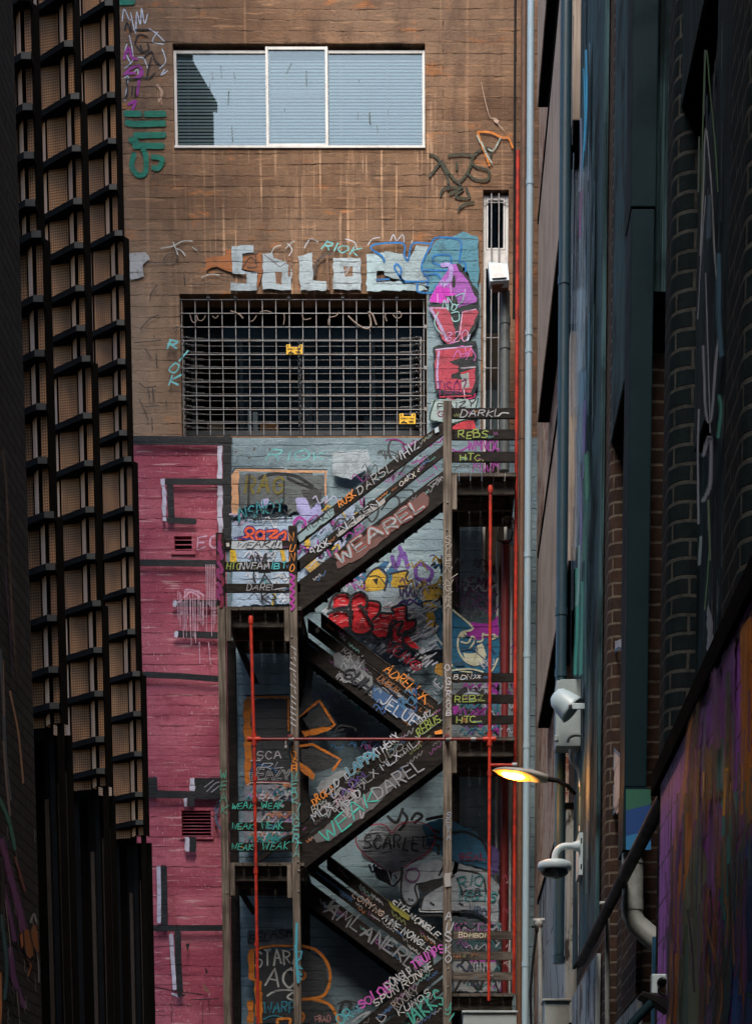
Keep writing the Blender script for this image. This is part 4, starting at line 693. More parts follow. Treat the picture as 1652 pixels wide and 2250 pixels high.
for pa, pb in ((a + .04, x1 - .035), (x1 + .012, x2 - .022), (x2 + .03, b - .04)):
    for i in range(n_):
        z = z0 + (z1 - z0) * i / (n_ - 1); sag = rnd.uniform(-.002, .002)
        big = pa > x1 and pb < x2 + .01 and 16 <= i <= 17
        sl.prism([(pa, YW + .104, z - .0130 + sag), (pa, YW + .106, z - .0134 + sag), (pa, YW + .1125, z + .0120 + sag), (pa, YW + .1105, z + .0126 + sag)], (pb - pa, 0, 0), 'blind_slat')
        if big: sl.box(pa, pb, YW + .0998, YW + .1018, z - .014, z + .022, 'room_white')  # white bar painted in for the bright streak of a tube lamp
    sl.box(pa, pb, YW + .099, YW + .134, d - .115, d - .055, 'blind_slat')
    for t in (.12, .62) if pb - pa > 1 else (.25,): sl.box(pa + (pb - pa) * t, pa + (pb - pa) * t + .006, YW + .0992, YW + .1015, z0, z1, 'room_white')
sl.build('blind', wo)
gl = MB()
for pa, pb, yy in ((a + .035, x1 - .02, YW + .07), (x1 + .005, x2 - .015, YW + .03), (x2 + .02, b - .035, YW + .07)): gl.quad((pa, yy, c + .035), (pb, yy, c + .035), (pb, yy, d - .06), (pa, yy, d - .06), 'window_glass')
sgl = Surf(gl, 'Y', YW + .07, 'marker', .0004, .004)
for pts, wd in (([(1000, 590), (1015, 650)], 8), ([(820, 590), (828, 650)], 6), ([(800, 680), (805, 750)], 6), ([(960, 750), (955, 860)], 9), ([(985, 1040), (992, 1165)], 9), ([(895, 540), (900, 640)], 5)): ST(sgl, FI, pts, wd, (.05, .07, .07), .5)
sgl = Surf(gl, 'Y', YW + .03, 'marker', .0004, .004)
for pts, wd in (([(1480, 515), (1435, 605)], 8), ([(1600, 580), (1602, 710)], 9), ([(1425, 890), (1418, 920)], 6)): ST(sgl, FI, pts, wd, (.05, .07, .07), .5)
sgl = Surf(gl, 'Y', YW + .07, 'marker', .0004, .004)
for pts, wd in (([(510, 820), (515, 910)], 13), ([(565, 920), (570, 965)], 7), ([(430, 580), (432, 600)], 7), ([(422, 820), (424, 870)], 5), ([(645, 800), (648, 850)], 5)): ST(sgl, FJ, pts, wd, (.05, .07, .07), .5)
gl.build('pane', wo)
bk = MB(); bk.quad((a - .02, YW + .3, c), (b + .02, YW + .3, c), (b + .02, YW + .3, d), (a - .02, YW + .3, d), 'dark_room'); bk.build('room_behind', wo)
# room behind the grille
a, b, c, d = H_GRL; rm = MB(); yb = YW + 2.6
rm.quad((a, yb, c - .3), (b, yb, c - .3), (b, yb, d), (a, yb, d), 'dark_room')
rm.quad((a - .3, YW + .36, c), (b + .3, YW + .36, c), (b + .3, yb, c), (a - .3, yb, c), 'dark_room'); rm.quad((a - .3, YW + .36, d), (a - .3, yb, d), (b + .3, yb, d), (b + .3, YW + .36, d), 'dark_room')
rm.quad((a - .01, YW + .36, c), (a - .01, yb, c), (a - .01, yb, d), (a - .01, YW + .36, d), 'dark_room'); rm.quad((b + .01, YW + .36, c), (b + .01, YW + .36, d), (b + .01, yb, d), (b + .01, yb, c), 'dark_room')
def pr(u0, u1, v0, v1, mat, y, t=.02):
    p, q = PY(u0, (v0 + v1) / 2, y), PY(u1, (v0 + v1) / 2, y); rm.box(p.x, q.x, y, y + t, PY(700, v1, y).z, PY(700, v0, y).z, mat)
yi = YW + .42
pr(399, 935, 719, 745, 'room_and_reflection_grey', yi, .03)                                    # transom of the inner window
for u in (426, 530, 661, 820, 905): pr(u - 4, u + 4, 746, 955, 'room_and_reflection_grey', yi + .001, .03)
pr(399, 935, 946, 957, 'room_and_reflection_grey', yi - .03, .028)
pr(668, 815, 757, 822, 'room_and_reflection_grey', YW + 1.0); pr(826, 900, 757, 818, 'room_and_reflection_grey', YW + 1.01); pr(662, 685, 745, 940, 'room_and_reflection_grey', YW + .9); pr(404, 520, 757, 800, 'room_and_reflection_grey', YW + 1.3)  # first two sheets stand for a grey reflection in the glass
pr(690, 760, 905, 950, 'room_and_reflection_grey', YW + .95); pr(800, 900, 915, 950, 'room_and_reflection_grey', YW + .96)
pr(545, 552, 900, 952, 'room_white', YW + .6); pr(556, 566, 905, 952, 'room_white', YW + .62); pr(572, 612, 930, 952, 'room_orange', YW + .7); pr(455, 490, 926, 950, 'room_warm', YW + .75)
for i, u in enumerate((700, 722, 745, 775)): pr(u, u + 2.4, 768, 822, 'hood_black', YW + .985); pr(u - 12, u + 14, 768, 770, 'hood_black', YW + .984) if i != 2 else None  # dark marks within the painted reflection
for pts in ([(690, 812), (712, 788), (735, 790), (750, 808)], [(770, 800), (778, 788), (786, 800), (780, 820)], [(845, 800), (856, 790), (866, 798), (858, 806)]): rm.tube([PY(x, y, YW + .97) for x, y in cat(pts)], .008, 'hood_black', 6)
room = rm.build('grille_window', rear); room['label'] = 'large unlit window opening behind the security grille'
gg = MB(); gg.quad((a + .01, yi - .012, c), (b - .01, yi - .012, c), (b - .01, yi - .012, d), (a + .01, yi - .012, d), 'dark_glass'); gg.build('pane', room)
# narrow window
a, b, c, d = H_NAR; nw = MB(); frame_bars(nw, a + .003, b - .003, c, d - .03, YW + .07, YW + .13, .038, 'white_aluminium')
zt, zb = RZ(548), RZ(580); nw.box(a + .04, b - .04, YW + .066, YW + .128, zt - .02, zt + .03, 'white_aluminium'); nw.box(a + .04, b - .04, YW + .067, YW + .128, zb - .02, zb + .2, 'room_white')
frame_bars(nw, a + .045, b - .045, zt + .03, d - .07, YW + .06, YW + .1, .022, 'white_aluminium')
for t in (.33, .62): nw.box(a + (b - a) * t - .008, a + (b - a) * t + .008, YW + .02, YW + .04, c, d - .03, 'galvanised_bar')
for v in (440, 738, 805, 900): nw.box(a + .002, b - .002, YW + .041, YW + .05, RZ(v) - .006, RZ(v) + .006, 'galvanised_bar')
no = nw.build('window', rear, .003); no['label'] = 'tall narrow white framed window with vertical bars'
gg = MB(); gg.quad((a + .03, YW + .09, c), (b - .03, YW + .09, c), (b - .03, YW + .09, d - .04), (a + .03, YW + .09, d - .04), 'dark_glass'); gg.build('pane', no)
bk = MB(); bk.quad((a - .1, YW + .5, zb), (b + .1, YW + .5, zb), (b + .1, YW + .5, d), (a - .1, YW + .5, d), 'dark_room'); zc = RZ(690)
bk.quad((a - .1, YW + .5, zc), (b + .1, YW + .5, zc), (b + .1, YW + .5, zb), (a - .1, YW + .5, zb), 'room_and_reflection_grey'); bk.quad((a - .1, YW + .5, c), (b + .1, YW + .5, c), (b + .1, YW + .5, zc), (a - .1, YW + .5, zc), 'room_warm')
bk.quad((a - .05, YW + .48, RZ(860)), (b - .12, YW + .48, RZ(860)), (b - .12, YW + .48, RZ(800)), (a - .05, YW + .48, RZ(800)), 'beige_timber'); bk.quad((a, YW + .47, RZ(955)), (b - .1, YW + .47, RZ(955)), (b - .1, YW + .47, RZ(820)), (a, YW + .47, RZ(820)), 'room_white')
bk.build('room_behind', no)
# ------------------------------------------------------------------ security grille, signs, electric wires
a, b, c, d = H_GRL; YG = YW + .06
gr = thing('security_grille', 'welded galvanised grid of square mesh over the dark window', 'security grille', ((a + b) / 2, YG, c))
gm = MB(); us = [401.5 + 29.42 * i for i in range(19)]; vs_ = [658.7 + 30.2 * i for i in range(10)] + [951]
xg = [PY(u, 800, YG).x for u in us]; zg = [PY(700, v, YG).z for v in vs_]
for x in xg: gm.box(x - .0044, x + .0044, YG - .0044, YG + .0044, zg[-1] - .03, zg[0] + .008, 'galvanised_bar')
for z in zg[:-1]: gm.box(xg[0] - .02, xg[-1] + .02, YG - .0135, YG - .0047, z - .0044, z + .0044, 'galvanised_bar')
gm.build('mesh_panel', gr)
for k in (2, 4, 8, 12, 14, 16): lug = MB(); lug.box(xg[k] - .02, xg[k] + .02, YG - .03, YG + .01, zg[0] + .01, d - .002, 'galvanised_bar'); lug.build('mounting_lug', gr)
for z in (zg[2], zg[5], zg[8]):
    lug = MB(); lug.box(a + .002, xg[0] - .01, YG - .03, YG, z - .02, z + .02, 'galvanised_bar'); lug.build('mounting_lug', gr); lug = MB(); lug.box(xg[-1] + .01, b - .002, YG - .03, YG, z - .02, z + .02, 'galvanised_bar'); lug.build('mounting_lug', gr)
for pts in ([(640, 735), (655, 790), (680, 805), (700, 780)], [(695, 740), (710, 785), (745, 785), (768, 745)], [(825, 750), (850, 770), (875, 745)], [(975, 710), (1010, 722), (1050, 740), (1078, 772)], [(1140, 795), (1165, 785), (1190, 745)], [(1218, 718), (1270, 708), (1315, 722)], [(1415, 730), (1420, 770), (1412, 822)], [(1565, 740), (1585, 780), (1640, 770)]):
    q = MB(); q.tube([PY(x, y, YG - .04) for x, y in cat(FH(pts))], .011 if len(pts) == 4 and pts[0][0] == 975 else .007, 'cable', 7); q.build('cable_offcut', gr)
for pts in ([(270, 660), (275, 615), (320, 600), (340, 575)], [(400, 600), (440, 640), (490, 675), (530, 685), (552, 660), (540, 590)], [(530, 575), (560, 590), (580, 640), (588, 660)], [(655, 635), (645, 600), (655, 580)], [(695, 590), (720, 615), (750, 605), (745, 575), (720, 575)]):
    q = MB(); q.tube([PY(x, y, YG - .042) for x, y in cat(FA(pts))], .012 if pts[0][0] in (400, 530) else .007, 'cable', 7); q.build('cable_offcut', gr)
ch = MB()
for i in range(24):
    z = PY(657, 752 + 8.4 * i, YG - .05).z; x = PY(657.5, 850, YG - .05).x + (i % 2) * .004; ch.tube(arc((x, YG - .04, z), .017, 0, 6.283, 10, (1, 0, 0) if i % 2 else (.35, .9, 0), (0, 0, 1.4)), .006, 'insulator_black', 6, False)
ch.build('chain', gr)
el = thing('electric_fence', 'row of taut electric fence wires on black insulators behind the square grid', 'electric fence', (a, YG, c))
wi = MB(); YE = YG + .045; wv = [745 + 15.05 * i for i in range(14)]
for i, v in enumerate(wv):
    z = PY(700, v, YE).z; wi.tube([(PY(409, v, YE).x, YE, z), (PY(660, v, YE).x, YE, z - .004), (PY(921, v, YE).x, YE, z)], .0028, 'galvanised_bar', 5)
wi.build('wire', el)
for u in (404, 924): po = MB(); x = PY(u, 850, YE).x; po.box(x - .012, x + .012, YE + .02, YE + .04, c + .004, PY(u, 738, YE).z, 'galvanised_bar'); po.build('upright', el)
for v in wv:
    for u, sg in ((404, 1), (924, -1)):
        x = PY(u, 850, YE).x; z = PY(700, v, YE).z; q = MB()
        q.lathe([(.006, 0), (.017, .004), (.017, .018), (.010, .024), (.010, .034), (.02, .038), (.022, .05), (.02, .062), (.011, .068), (.011, .082), (.015, .084), (.015, .095), (.003, .10)], (x, YE - .03, z + .004), (sg, 0, -.05), 'insulator_black', 12)
        q.tube([(x + sg * .10, YE - .03, z), (x + sg * .26, YE - .03, z - .004)], .006, 'insulator_black', 6); q.build('insulator', el)
def sign(u0, u1, v0, v1, lab):
    y = YG - .034; m = MB(); x0, x1 = PY(u0, v0, y).x, PY(u1, v0, y).x; z0, z1 = PY(700, v1, y).z, PY(700, v0, y).z; wdt, hh = x1 - x0, z1 - z0
    m.prism([(x0, y, z0), (x1, y, z0), (x1, y, z1), (x1 - wdt * .26, y, z1), (x1 - wdt * .26, y, z1 - hh * .26), (x0 + wdt * .26, y, z1 - hh * .26), (x0 + wdt * .26, y, z1), (x0, y, z1)], (0, -.006, 0), 'sign_yellow')
    def P(tx, tz): return Vector((x0 + wdt * tx, y - .0075, z0 + hh * tz))
    for tx in (.10, .90): m.box(x0 + wdt * tx - .006, x0 + wdt * tx + .006, y - .009, y - .0062, z0 + hh * .74, z0 + hh * .92, 'sign_black')
    # SECURITY FENCE in small capitals, a warning pictogram and a line of small print
    s = 'SECURITY FENCE'; cx = .08; cw = .84 / len(s)
    for i, chh in enumerate(s):
        if chh == ' ': continue
        for st in FONT[chh].split('|'):
            m.tube([P(cx + cw * (i + .1 + float(q.split(',')[0]) / 10 * .8), .46 + float(q.split(',')[1]) / 10 * .13) for q in st.split()], .0028, 'sign_black', 5)
    for pts in ([(.12, .1), (.2, .16), (.32, .3), (.24, .12)], [(.24, .2), (.36, .12), (.46, .1)]): m.tube([P(*q) for q in pts], .007, 'sign_black', 6)
    m.tube([P(.58, .26), (P(.88, .26))], .004, 'sign_black', 5); m.tube([P(.6, .15), P(.84, .15)], .003, 'sign_black', 5)
    tag(m.build('warning_sign'), lab, 'sign', 'yellow warning signs on the grille')
sign(629, 664.5, 757, 778.5, 'yellow security fence sign high in the middle of the grille beside the chain')
sign(877.5, 913, 909, 931.5, 'yellow security fence sign low at the right end of the grille')
# ------------------------------------------------------------------ timber fire escape
YP, YR, YS = 23.60, 23.70, 23.70          # post faces, rail faces, stringer faces
fe = thing('fire_escape_stairs', 'dark timber zigzag fire escape covered in tags, with plank guard rails and weathered grey posts', 'staircase', (-1.2, 24.2, 0))
def Z23(v, y=YR): return PY(800, v, y).z
def post(pts, wpx, y, dep, texts, mat='weathered_post_timber', upper=None, top=None):
    """square post from its top pixel to the ground, optionally with a darker painted length"""
    (u0, v0), (u1, v1) = pts; A = PY(u0, v0, y); B = PY(u1, v1, y); x = (A.x + B.x) / 2; hw = wpx / 2 / 168.0
    m = MB(); zt = A.z
    if upper: zm = PY(u0, upper, y).z; m.box(x - hw, x + hw, y, y + dep, zm, zt, 'dark_stained_timber'); m.box(x - hw + .004, x + hw - .004, y + .004, y + dep - .004, 0, zm - .002, mat)
    else: m.box(x - hw, x + hw, y, y + dep, 0, zt, mat)
    s = Surf(m, 'Y', y - .001, 'marker')
    for f in texts: f(s)
    return m.build('post', fe, .005), x
def vt(s_, p0, p1, col, wd=2.6, wdt=11, h=12, **k): return lambda s: vtxt(s, s_, p0, p1, wdt, h, col, wd, **k)
po1, XP1 = post(((483, 1170), (499, 2200)), 17, YP, .1, [lambda s: [stroke(s, [(484 + rnd.uniform(-6, 6), v), (484 + rnd.uniform(-6, 6), v + 14), (486, v + 22)], 9, (.20, .02, .12) if k % 3 else (.16, .008, .04), 1) for k, v in enumerate(range(1176, 1325, 15))],
    vt('WEAK', (490, 1695), (491, 1770), (.08, .36, .28), 2.4, 12, 16)], upper=1330)
po2, XP2 = post(((640, 1155), (656, 2200)), 17, YP, .1, [vt('NUNO', (640, 1172), (641, 1240), ORG, 3, 10, 16), lambda s: [stroke(s, [(638, 1262 + 16 * k), (646, 1268 + 16 * k), (640, 1276 + 16 * k)], 6, (.36, .03, .3)) for k in range(5)],
    vt('LUSH', (645, 1640), (646, 1684), ORG, 3, 10, 13), vt('WEAKINGERTA', (646, 1700), (650, 1868), (.10, .44, .46), 2.4, 13, 15),
    lambda s: [stroke(s, [(641 + rnd.uniform(-5, 6), v), (650, v + 8)], 2, WH, .6) for v in range(1420, 1600, 12)], vt('LUKES', (654, 2075), (656, 2140), (.05, .32, .45), 3, 11, 18), lambda s: stroke(s, [(652, 2030), (651, 2100), (655, 2160)], 7, (.05, .32, .45), .7)], upper=1262)
po3, XP3 = post(((982, 880), (984, 2200)), 17.5, YP, .1, [vt('SOLGENINGZRA', (983, 1180), (984, 1325), (.34, .32, .28), 2.2, 12, 12), vt('OLGERAOB', (983, 1462), (985, 1560), (.42, .42, .46), 2.6, 10, 13),
    vt('SETA', (984, 1785), (985, 1835), (.22, .27, .36), 2.2, 9, 12), lambda s: fill(s, [(977, 1920), (991, 1918), (991, 1948), (978, 1950)], (.28, .28, .28), .8), vt('AUSKO', (984, 2005), (984, 2100), WH, 2.6, 12, 18), vt('JJI', (982, 2205), (983, 2230), (.05, .36, .3), 3, 9, 14)])
for u, v in ((637, 1240), (641, 1385), (982, 1165)): pass
# rear posts by the wall, half lost in the dark
for u in (512, 668, 1000):
    x = PY(u, 1700, 24.8).x; m = MB(); m.box(x - .055, x + .055, 24.78, 24.88, 0, Z23(1040 if u == 1000 else 1345), 'dark_stained_timber'); m.build('rear_post', fe, .004)
def small_tags(s, uL, vL, uR, vR, th, n):
    """thin marker tags scattered along a board"""
    for i in range(n):
        t_ = rnd.uniform(.03, .93); u = uL + (uR - uL) * t_; v = vL + (vR - vL) * t_ + th * rnd.uniform(.3, .8); k = (vR - vL) / (uR - uL); h = th * rnd.uniform(.18, .36)
        pts = [(u + j * h * .42, v + j * h * .42 * k + (h * .5 if j % 2 else -h * .5) * rnd.uniform(.4, 1.1)) for j in range(rnd.randint(4, 9))]
        pts = [p_ for p_ in pts if min(uL, uR) < p_[0] < max(uL, uR)]
        if len(pts) > 2: stroke(s, pts, rnd.uniform(1.3, 2.6), rnd.choice([(.22, .23, .25), (.12, .12, .13), (.3, .3, .32), (.10, .25, .24), (.32, .12, .04), (.18, .05, .17), (.14, .17, .06), (.05, .12, .25)]), rnd.uniform(.5, .95), True, .45, 3)
def rail(x0, x1, v0, v1, texts=(), y=YR, mat='dark_stained_timber', name='guard_rail'):
    m = MB(); m.box(x0, x1, y, y + .04, Z23(v1), Z23(v0), mat); s = Surf(m, 'Y', y, 'marker')
    ul_, ur_ = [UPP + x_ * 169.5 - 12 for x_ in (x0 + .1, x1 - .1)]; small_tags(s, ul_, v0, ur_, v0, v1 - v0, 3)
    for f in texts: f(s)
    m.build(name, fe, .003)
XR = PY(1131, 1100, YR).x; XL = XP1 - .04
tx = lambda F, s_, a, b, h, col, wd, **k: (lambda s: T(s, F, s_, a, b, h, col, wd, **k))
GY = (.32, .33, .36); OLV = (.25, .33, .07)
# left upper landing
rail(XL, XP2 + .08, 1187, 1206, [lambda s: fill(s, FE([(940, 1022), (1380, 1022), (1385, 1090), (935, 1090)]), (.42, .48, .54), .75), tx(FE, 'WEAK!!!', (975, 1085), (1345, 1082), 60, BK, 15), lambda s: fill(s, FE([(890, 1040), (918, 1035), (920, 1070), (895, 1072)]), (.5, .5, .5), .9)])
rail(XL, XP2 + .08, 1234.5, 1254, [tx(FE, 'HTC', (895, 1275), (1010, 1270), 60, OLV, 12), tx(FE, 'NVEAM', (1010, 1272), (1270, 1270), 62, WH, 14), tx(FE, 'NVEAM', (1030, 1268), (1260, 1268), 60, BK, 8), tx(FE, 'IBT', (1285, 1265), (1420, 1262), 55, (.06, .42, .48), 14)])
rail(XL, XP2 + .08, 1282.5, 1301, [tx(FE, 'DAREL', (1070, 1455), (1325, 1452), 55, GY, 10), lambda s: ST(s, FE, [(1320, 1450), (1370, 1440), (1415, 1435)], 12, GY)])
# left lower landing
for (v0, v1), yy in zip(((1761, 1781), (1807.5, 1826), (1852, 1871)), (1622, 1802, 1982)):
    rail(XL + .02, XP2 + .06, v0, v1, [tx(FF, 'WEAK', (935, yy), (1125, yy - 2), 58, TEAL, 10), tx(FF, 'WEAK', (1205, yy), (1390 if yy < 1900 else 1435, yy - 4), 60, TEAL, 10)])
# right landings
rail(XP3 - .02, XR, 896, 918, [tx(FA, 'DARKL', (1140, 1266), (1400, 1262), 46, (.34, .36, .39), 9), lambda s: ST(s, FA, [(1390, 1262), (1420, 1240), (1460, 1243)], 9, (.46, .48, .5))])
rail(XP3 - .02, XR, 943, 965, [tx(FA, 'REBS', (1128, 1408), (1320, 1404), 50, OLV, 10)])
rail(XP3 - .02, XR, 992, 1014, [tx(FB, 'HTC.', (1140, 236), (1290, 232), 45, OLV, 9)])
rail(XP3 - .02, XR, 1479, 1498, [tx(FC_, 'BDN)*', (1095, 360), (1275, 360), 34, (.55, .56, .58), 5)])
rail(XP3 - .02, XR, 1526.5, 1545, [tx(FC_, 'REBZ', (1105, 508), (1300, 503), 42, OLV, 9)])
rail(XP3 - .02, XR, 1572, 1591, [tx(FC_, 'HTC', (1115, 650), (1240, 646), 44, OLV, 9), lambda s: ST(s, FC_, [(1230, 645), (1280, 635)], 8, OLV)])
rail(XP3 - .02, XR, 2047, 2065, [tx(FD, 'BDMBDM', (1130, 910), (1330, 908), 30, (.6, .55, .42), 6)], mat='deck_timber')
rail(XP3 - .02, XR, 2092, 2110, [tx(FD, 'MILKY', (1100, 1050), (1240, 1050), 38, BK, 9)], mat='deck_timber')
rail(XP3 - .02, XR, 2137, 2155, mat='deck_timber')
# landings
def landing(x0, x1, v):
    z = Z23(v); m = MB(); n = int((x1 - x0) / .14)
    for i in range(n):
        a = x0 + (x1 - x0) * i / n; m.box(a + .004, a + (x1 - x0) / n - .004, YR - .03, 24.93, z - .04, z + rnd.uniform(-.003, .003), 'deck_timber')
    dk = m.build('landing_deck', fe)
    j = MB()
    for y in (23.80, 24.3, 24.8): j.box(x0 + .02, x1 - .02, y, y + .05, z - .20, z - .044, 'deck_timber')
    for x in (x0 + .02, x1 - .07): j.box(x, x + .05, 23.852, 24.9, z - .198, z - .046, 'dark_stained_timber')
    j.box(x0 + .07, x1 - .07, 23.86, 24.28, z - .06, z - .045, 'hood_black'); j.build('joist', fe, .003)  # black panel added under the deck to deepen the shade there
landing(XP1 + .06, XP2 + .10, 1335); landing(XP1 + .06, XP2 + .10, 1897)
landing(XP3 + .0, XR + .02, 1041); landing(XP3 + .0, XR + .02, 1621); landing(XP3 + .0, XR + .02, 2184)
for x, v in ((XP1 + .085, 1350), (XP1 + .085, 1910), (XP2 - .085, 1350), (XP2 - .085, 1915), (XP3 + .085, 1060), (XP3 + .085, 1640)):
    m = MB(); z = Z23(v); m.box(x - .03, x + .03, YP + .02, YP + .1, z - .34, z + .06, 'weathered_post_timber'); m.build('packer', fe, .004)
# slanting boards
def slant(name, uL, vL, uR, vR, th, y, dep, mat='dark_stained_timber', texts=(), edge=None):
    """board seen between two pixel columns; th is its upright depth in pixels"""
    A, B = PY(uL, vL, y), PY(uR, vR, y); h = th / 168.0; m = MB()
    m.prism([(A.x, y, A.z), (B.x, y, B.z), (B.x, y, B.z - h), (A.x, y, A.z - h)], (0, dep, 0), mat)
    if edge: m.prism([(A.x, y - .012, A.z + .012), (B.x, y - .012, B.z + .012), (B.x, y - .012, B.z + .002), (A.x, y - .012, A.z + .002)], (0, dep, 0), edge)  # paler strip paints the lit top edge onto the board
    s = Surf(m, 'Y', y, 'marker')
    if texts: small_tags(s, uL, vL, uR, vR, min(th, 34), 13)
    for f in texts: f(s)
    m.build(name, fe, .003)
def treads(uL, vL, uR, vR, y0, y1, n, drop):
    """steps between the stringers; vL/vR: line of the nosings"""
    A, B = PY(uL, vL, y0), PY(uR, vR, y0)
    for i in range(n):
        t = (i + .5) / n; x = A.x + (B.x - A.x) * t; z = A.z + (B.z - A.z) * t; m = MB(); w_ = abs(B.x - A.x) / n
        m.box(x - w_ * .62, x + w_ * .62, y0, y1, z - .045, z, 'black_timber'); s = 1 if B.z > A.z else -1
        m.box(x + s * w_ * .5 - .01, x + s * w_ * .5 + .01, y0 + .002, y1 - .002, z + .002, z + abs(B.z - A.z) / n - .047, 'hood_black'); m.build('tread', fe)
uR_, uL_ = 974, 651
# flight up to the top right landing
def patch(F, pts, col, a=.8): return lambda s: fill(s, F(pts), col, a)
def lay(F, pts, wd, col, a=1): return lambda s: ST(s, F, pts, wd, col, a)
slant('handrail', uL_, 1173, uR_, 926, 24, YR, .045, texts=[patch(FB, [(60, 735), (300, 548), (310, 590), (80, 775)], (.22, .33, .37)), tx(FB, 'WEAK!!!', (125, 698), (305, 588), 48, BK, 9), tx(FB, 'RUSK', (348, 545), (455, 470), 46, ORG, 8), tx(FB, 'DARSL', (470, 458), (690, 295), 52, (.34, .35, .38), 8), tx(FB, 'WHIZ', (722, 255), (872, 150), 58, WH, 10), patch(FA, [(970, 1345), (995, 1330), (1000, 1365), (975, 1375)], (.4, .5, .55))])
slant('guard_rail', uL_, 1233, uR_, 977, 22, YR, .04, texts=[tx(FB, '420K', (165, 858), (285, 782), 42, WH, 11), patch(FB, [(320, 725), (640, 480), (645, 510), (335, 740)], (.3, .3, .3), .6), tx(FB, 'AKHEN', (335, 728), (600, 535), 44, WH, 15), tx(FB, 'AKHEN', (337, 724), (600, 533), 40, BK, 7), tx(FB, 'OAKX <', (745, 408), (875, 312), 32, (.6, .58, .55), 6)])
slant('stringer', uL_, 1281, uR_, 1034, 60, YS, .06, texts=[patch(FB, [(320, 910), (420, 800), (640, 640), (900, 440), (935, 480), (930, 530), (700, 700), (480, 880), (330, 950)], (.13, .06, .055), .5), tx(FB, 'WEAREL', (340, 925), (900, 545), 82, (.30, .34, .37), 24, under=((.26, .06, .05), 36)), tx(FB, 'WEAREL', (344, 920), (900, 543), 70, (.07, .06, .06), 6), lay(FB, [(925, 400), (960, 370), (1000, 345)], 5, GY, .6)])
treads(uL_ + 4, 1322, uR_ - 4, 1076, YS + .062, 24.21, 11, 0); slant('stringer', uL_, 1298, uR_, 1050, 62, 24.22, .05, 'black_timber')
# flight down from the left landing to the middle right landing, behind
YB = 24.30
slant('handrail', 705, 1348, 962, 1545, 27, YB, .045, edge='deck_timber', texts=[tx(FC_, 'ADRELLY', (632, 300), (880, 505), 66, ORG, 9), lay(FC_, [(860, 485), (905, 470), (905, 525)], 9, ORG)])
slant('guard_rail', 676, 1361, 950, 1570, 24, YB, .04, edge='deck_timber', texts=[tx(FC_, 'DUBUB', (590, 360), (715, 452), 44, (.36, .15, .05), 7), tx(FC_, 'RA', (360, 175), (410, 210), 36, GY, 6), tx(FC_, 'BDMN', (415, 220), (500, 270), 36, (.13, .13, .14), 7), tx(FC_, 'LIN', (865, 565), (930, 600), 28, (.4, .16, .05), 6), patch(FC_, [(180, 30), (205, 10), (210, 45), (190, 55)], (.5, .5, .5))])
slant('stringer', 664, 1391, 930, 1594, 44, YB, .06, texts=[patch(FC_, [(300, 190), (340, 180), (560, 340), (560, 460), (500, 420), (400, 330), (310, 270)], (.16, .18, .2), .5), lambda s: scribble(s, (735, 1440, 800, 1500), 16, [(.2, .22, .25), (.1, .12, .14), (.3, .32, .35)], (10, 20), (2, 4)), patch(FC_, [(560, 400), (640, 440), (860, 600), (850, 660), (700, 600), (560, 480)], (.03, .09, .22), .5), lambda s: scribble(s, (820, 1500, 915, 1580), 20, [(.03, .09, .25), (.2, .24, .3), (.05, .16, .3)], (10, 20), (2, 4)), tx(FC_, 'GUH', (355, 330), (520, 440), 84, (.015, .02, .03), 17), tx(FC_, 'JELUE', (608, 520), (830, 680), 84, (.45, .5, .58), 13)])
treads(668, 1424, 926, 1621, YB + .062, 24.84, 11, 0); slant('stringer', 664, 1412, 930, 1616, 40, 24.85, .05, 'black_timber')
# flight from the left lower landing up to the middle right landing
slant('handrail', 655, 1780, 973, 1541, 33, YR, .045, texts=[tx(FC_, 'DROK:)', (175, 1195), (305, 1100), 48, ORG, 9), tx(FC_, 'ID', (310, 1085), (350, 1055), 44, WH, 9), tx(FC_, 'ID', (385, 1030), (420, 1000), 40, WH, 8), tx(FC_, 'LAPPX', (412, 998), (600, 868), 60, (.03, .25, .42), 12, under=((.32, .42, .45), 20)), tx(FC_, 'THENX', (600, 862), (745, 755), 52, WH, 11), tx(FC_, 'UDO', (625, 915), (770, 812), 48, (.2, .2, .2), 8), tx(FC_, 'REBUS', (868, 735), (1010, 638), 58, OLV, 11), tx(FC_, 'WHIZ', (855, 665), (960, 590), 42, WH, 8), tx(FC_, 'AOM', (360, 1130), (520, 1005), 50, (.09, .05, .25), 11)])
slant('guard_rail', 655, 1821, 973, 1582, 25, YR, .04, texts=[tx(FC_, 'BDM', (170, 1250), (270, 1195), 44, (.4, .4, .4), 7), lambda s: [T(s, FC_, 'MLX', (180 + i * 150, 1300 - i * 112), (300 + i * 150, 1210 - i * 112), 50, (WH, (.5, .3, .4), GY, WH, GY)[i], 10) for i in range(5)], tx(FC_, 'ID ID', (375, 1215), (490, 1120), 50, WH, 9), patch(FC_, [(970, 705), (1020, 690), (1025, 720), (975, 725)], ORG)])
slant('stringer', 655, 1852, 973, 1607, 62, YS, .06, texts=[patch(FC_, [(170, 1400), (300, 1290), (540, 1100), (760, 960), (780, 1000), (600, 1180), (280, 1430), (190, 1440)], (.12, .12, .13), .5), lambda s: scribble(s, (690, 1720, 800, 1800), 14, [GY, (.2, .2, .22)], (14, 30), (2, 4)), tx(FC_, 'WEAK', (245, 1440), (600, 1165), 105, TEAL, 15), tx(FC_, 'DAREL', (590, 1150), (905, 955), 92, (.28, .30, .34), 14)])
treads(660, 1893, 970, 1650, YS + .062, 24.21, 11, 0); slant('stringer', 655, 1868, 973, 1623, 64, 24.22, .05, 'black_timber')
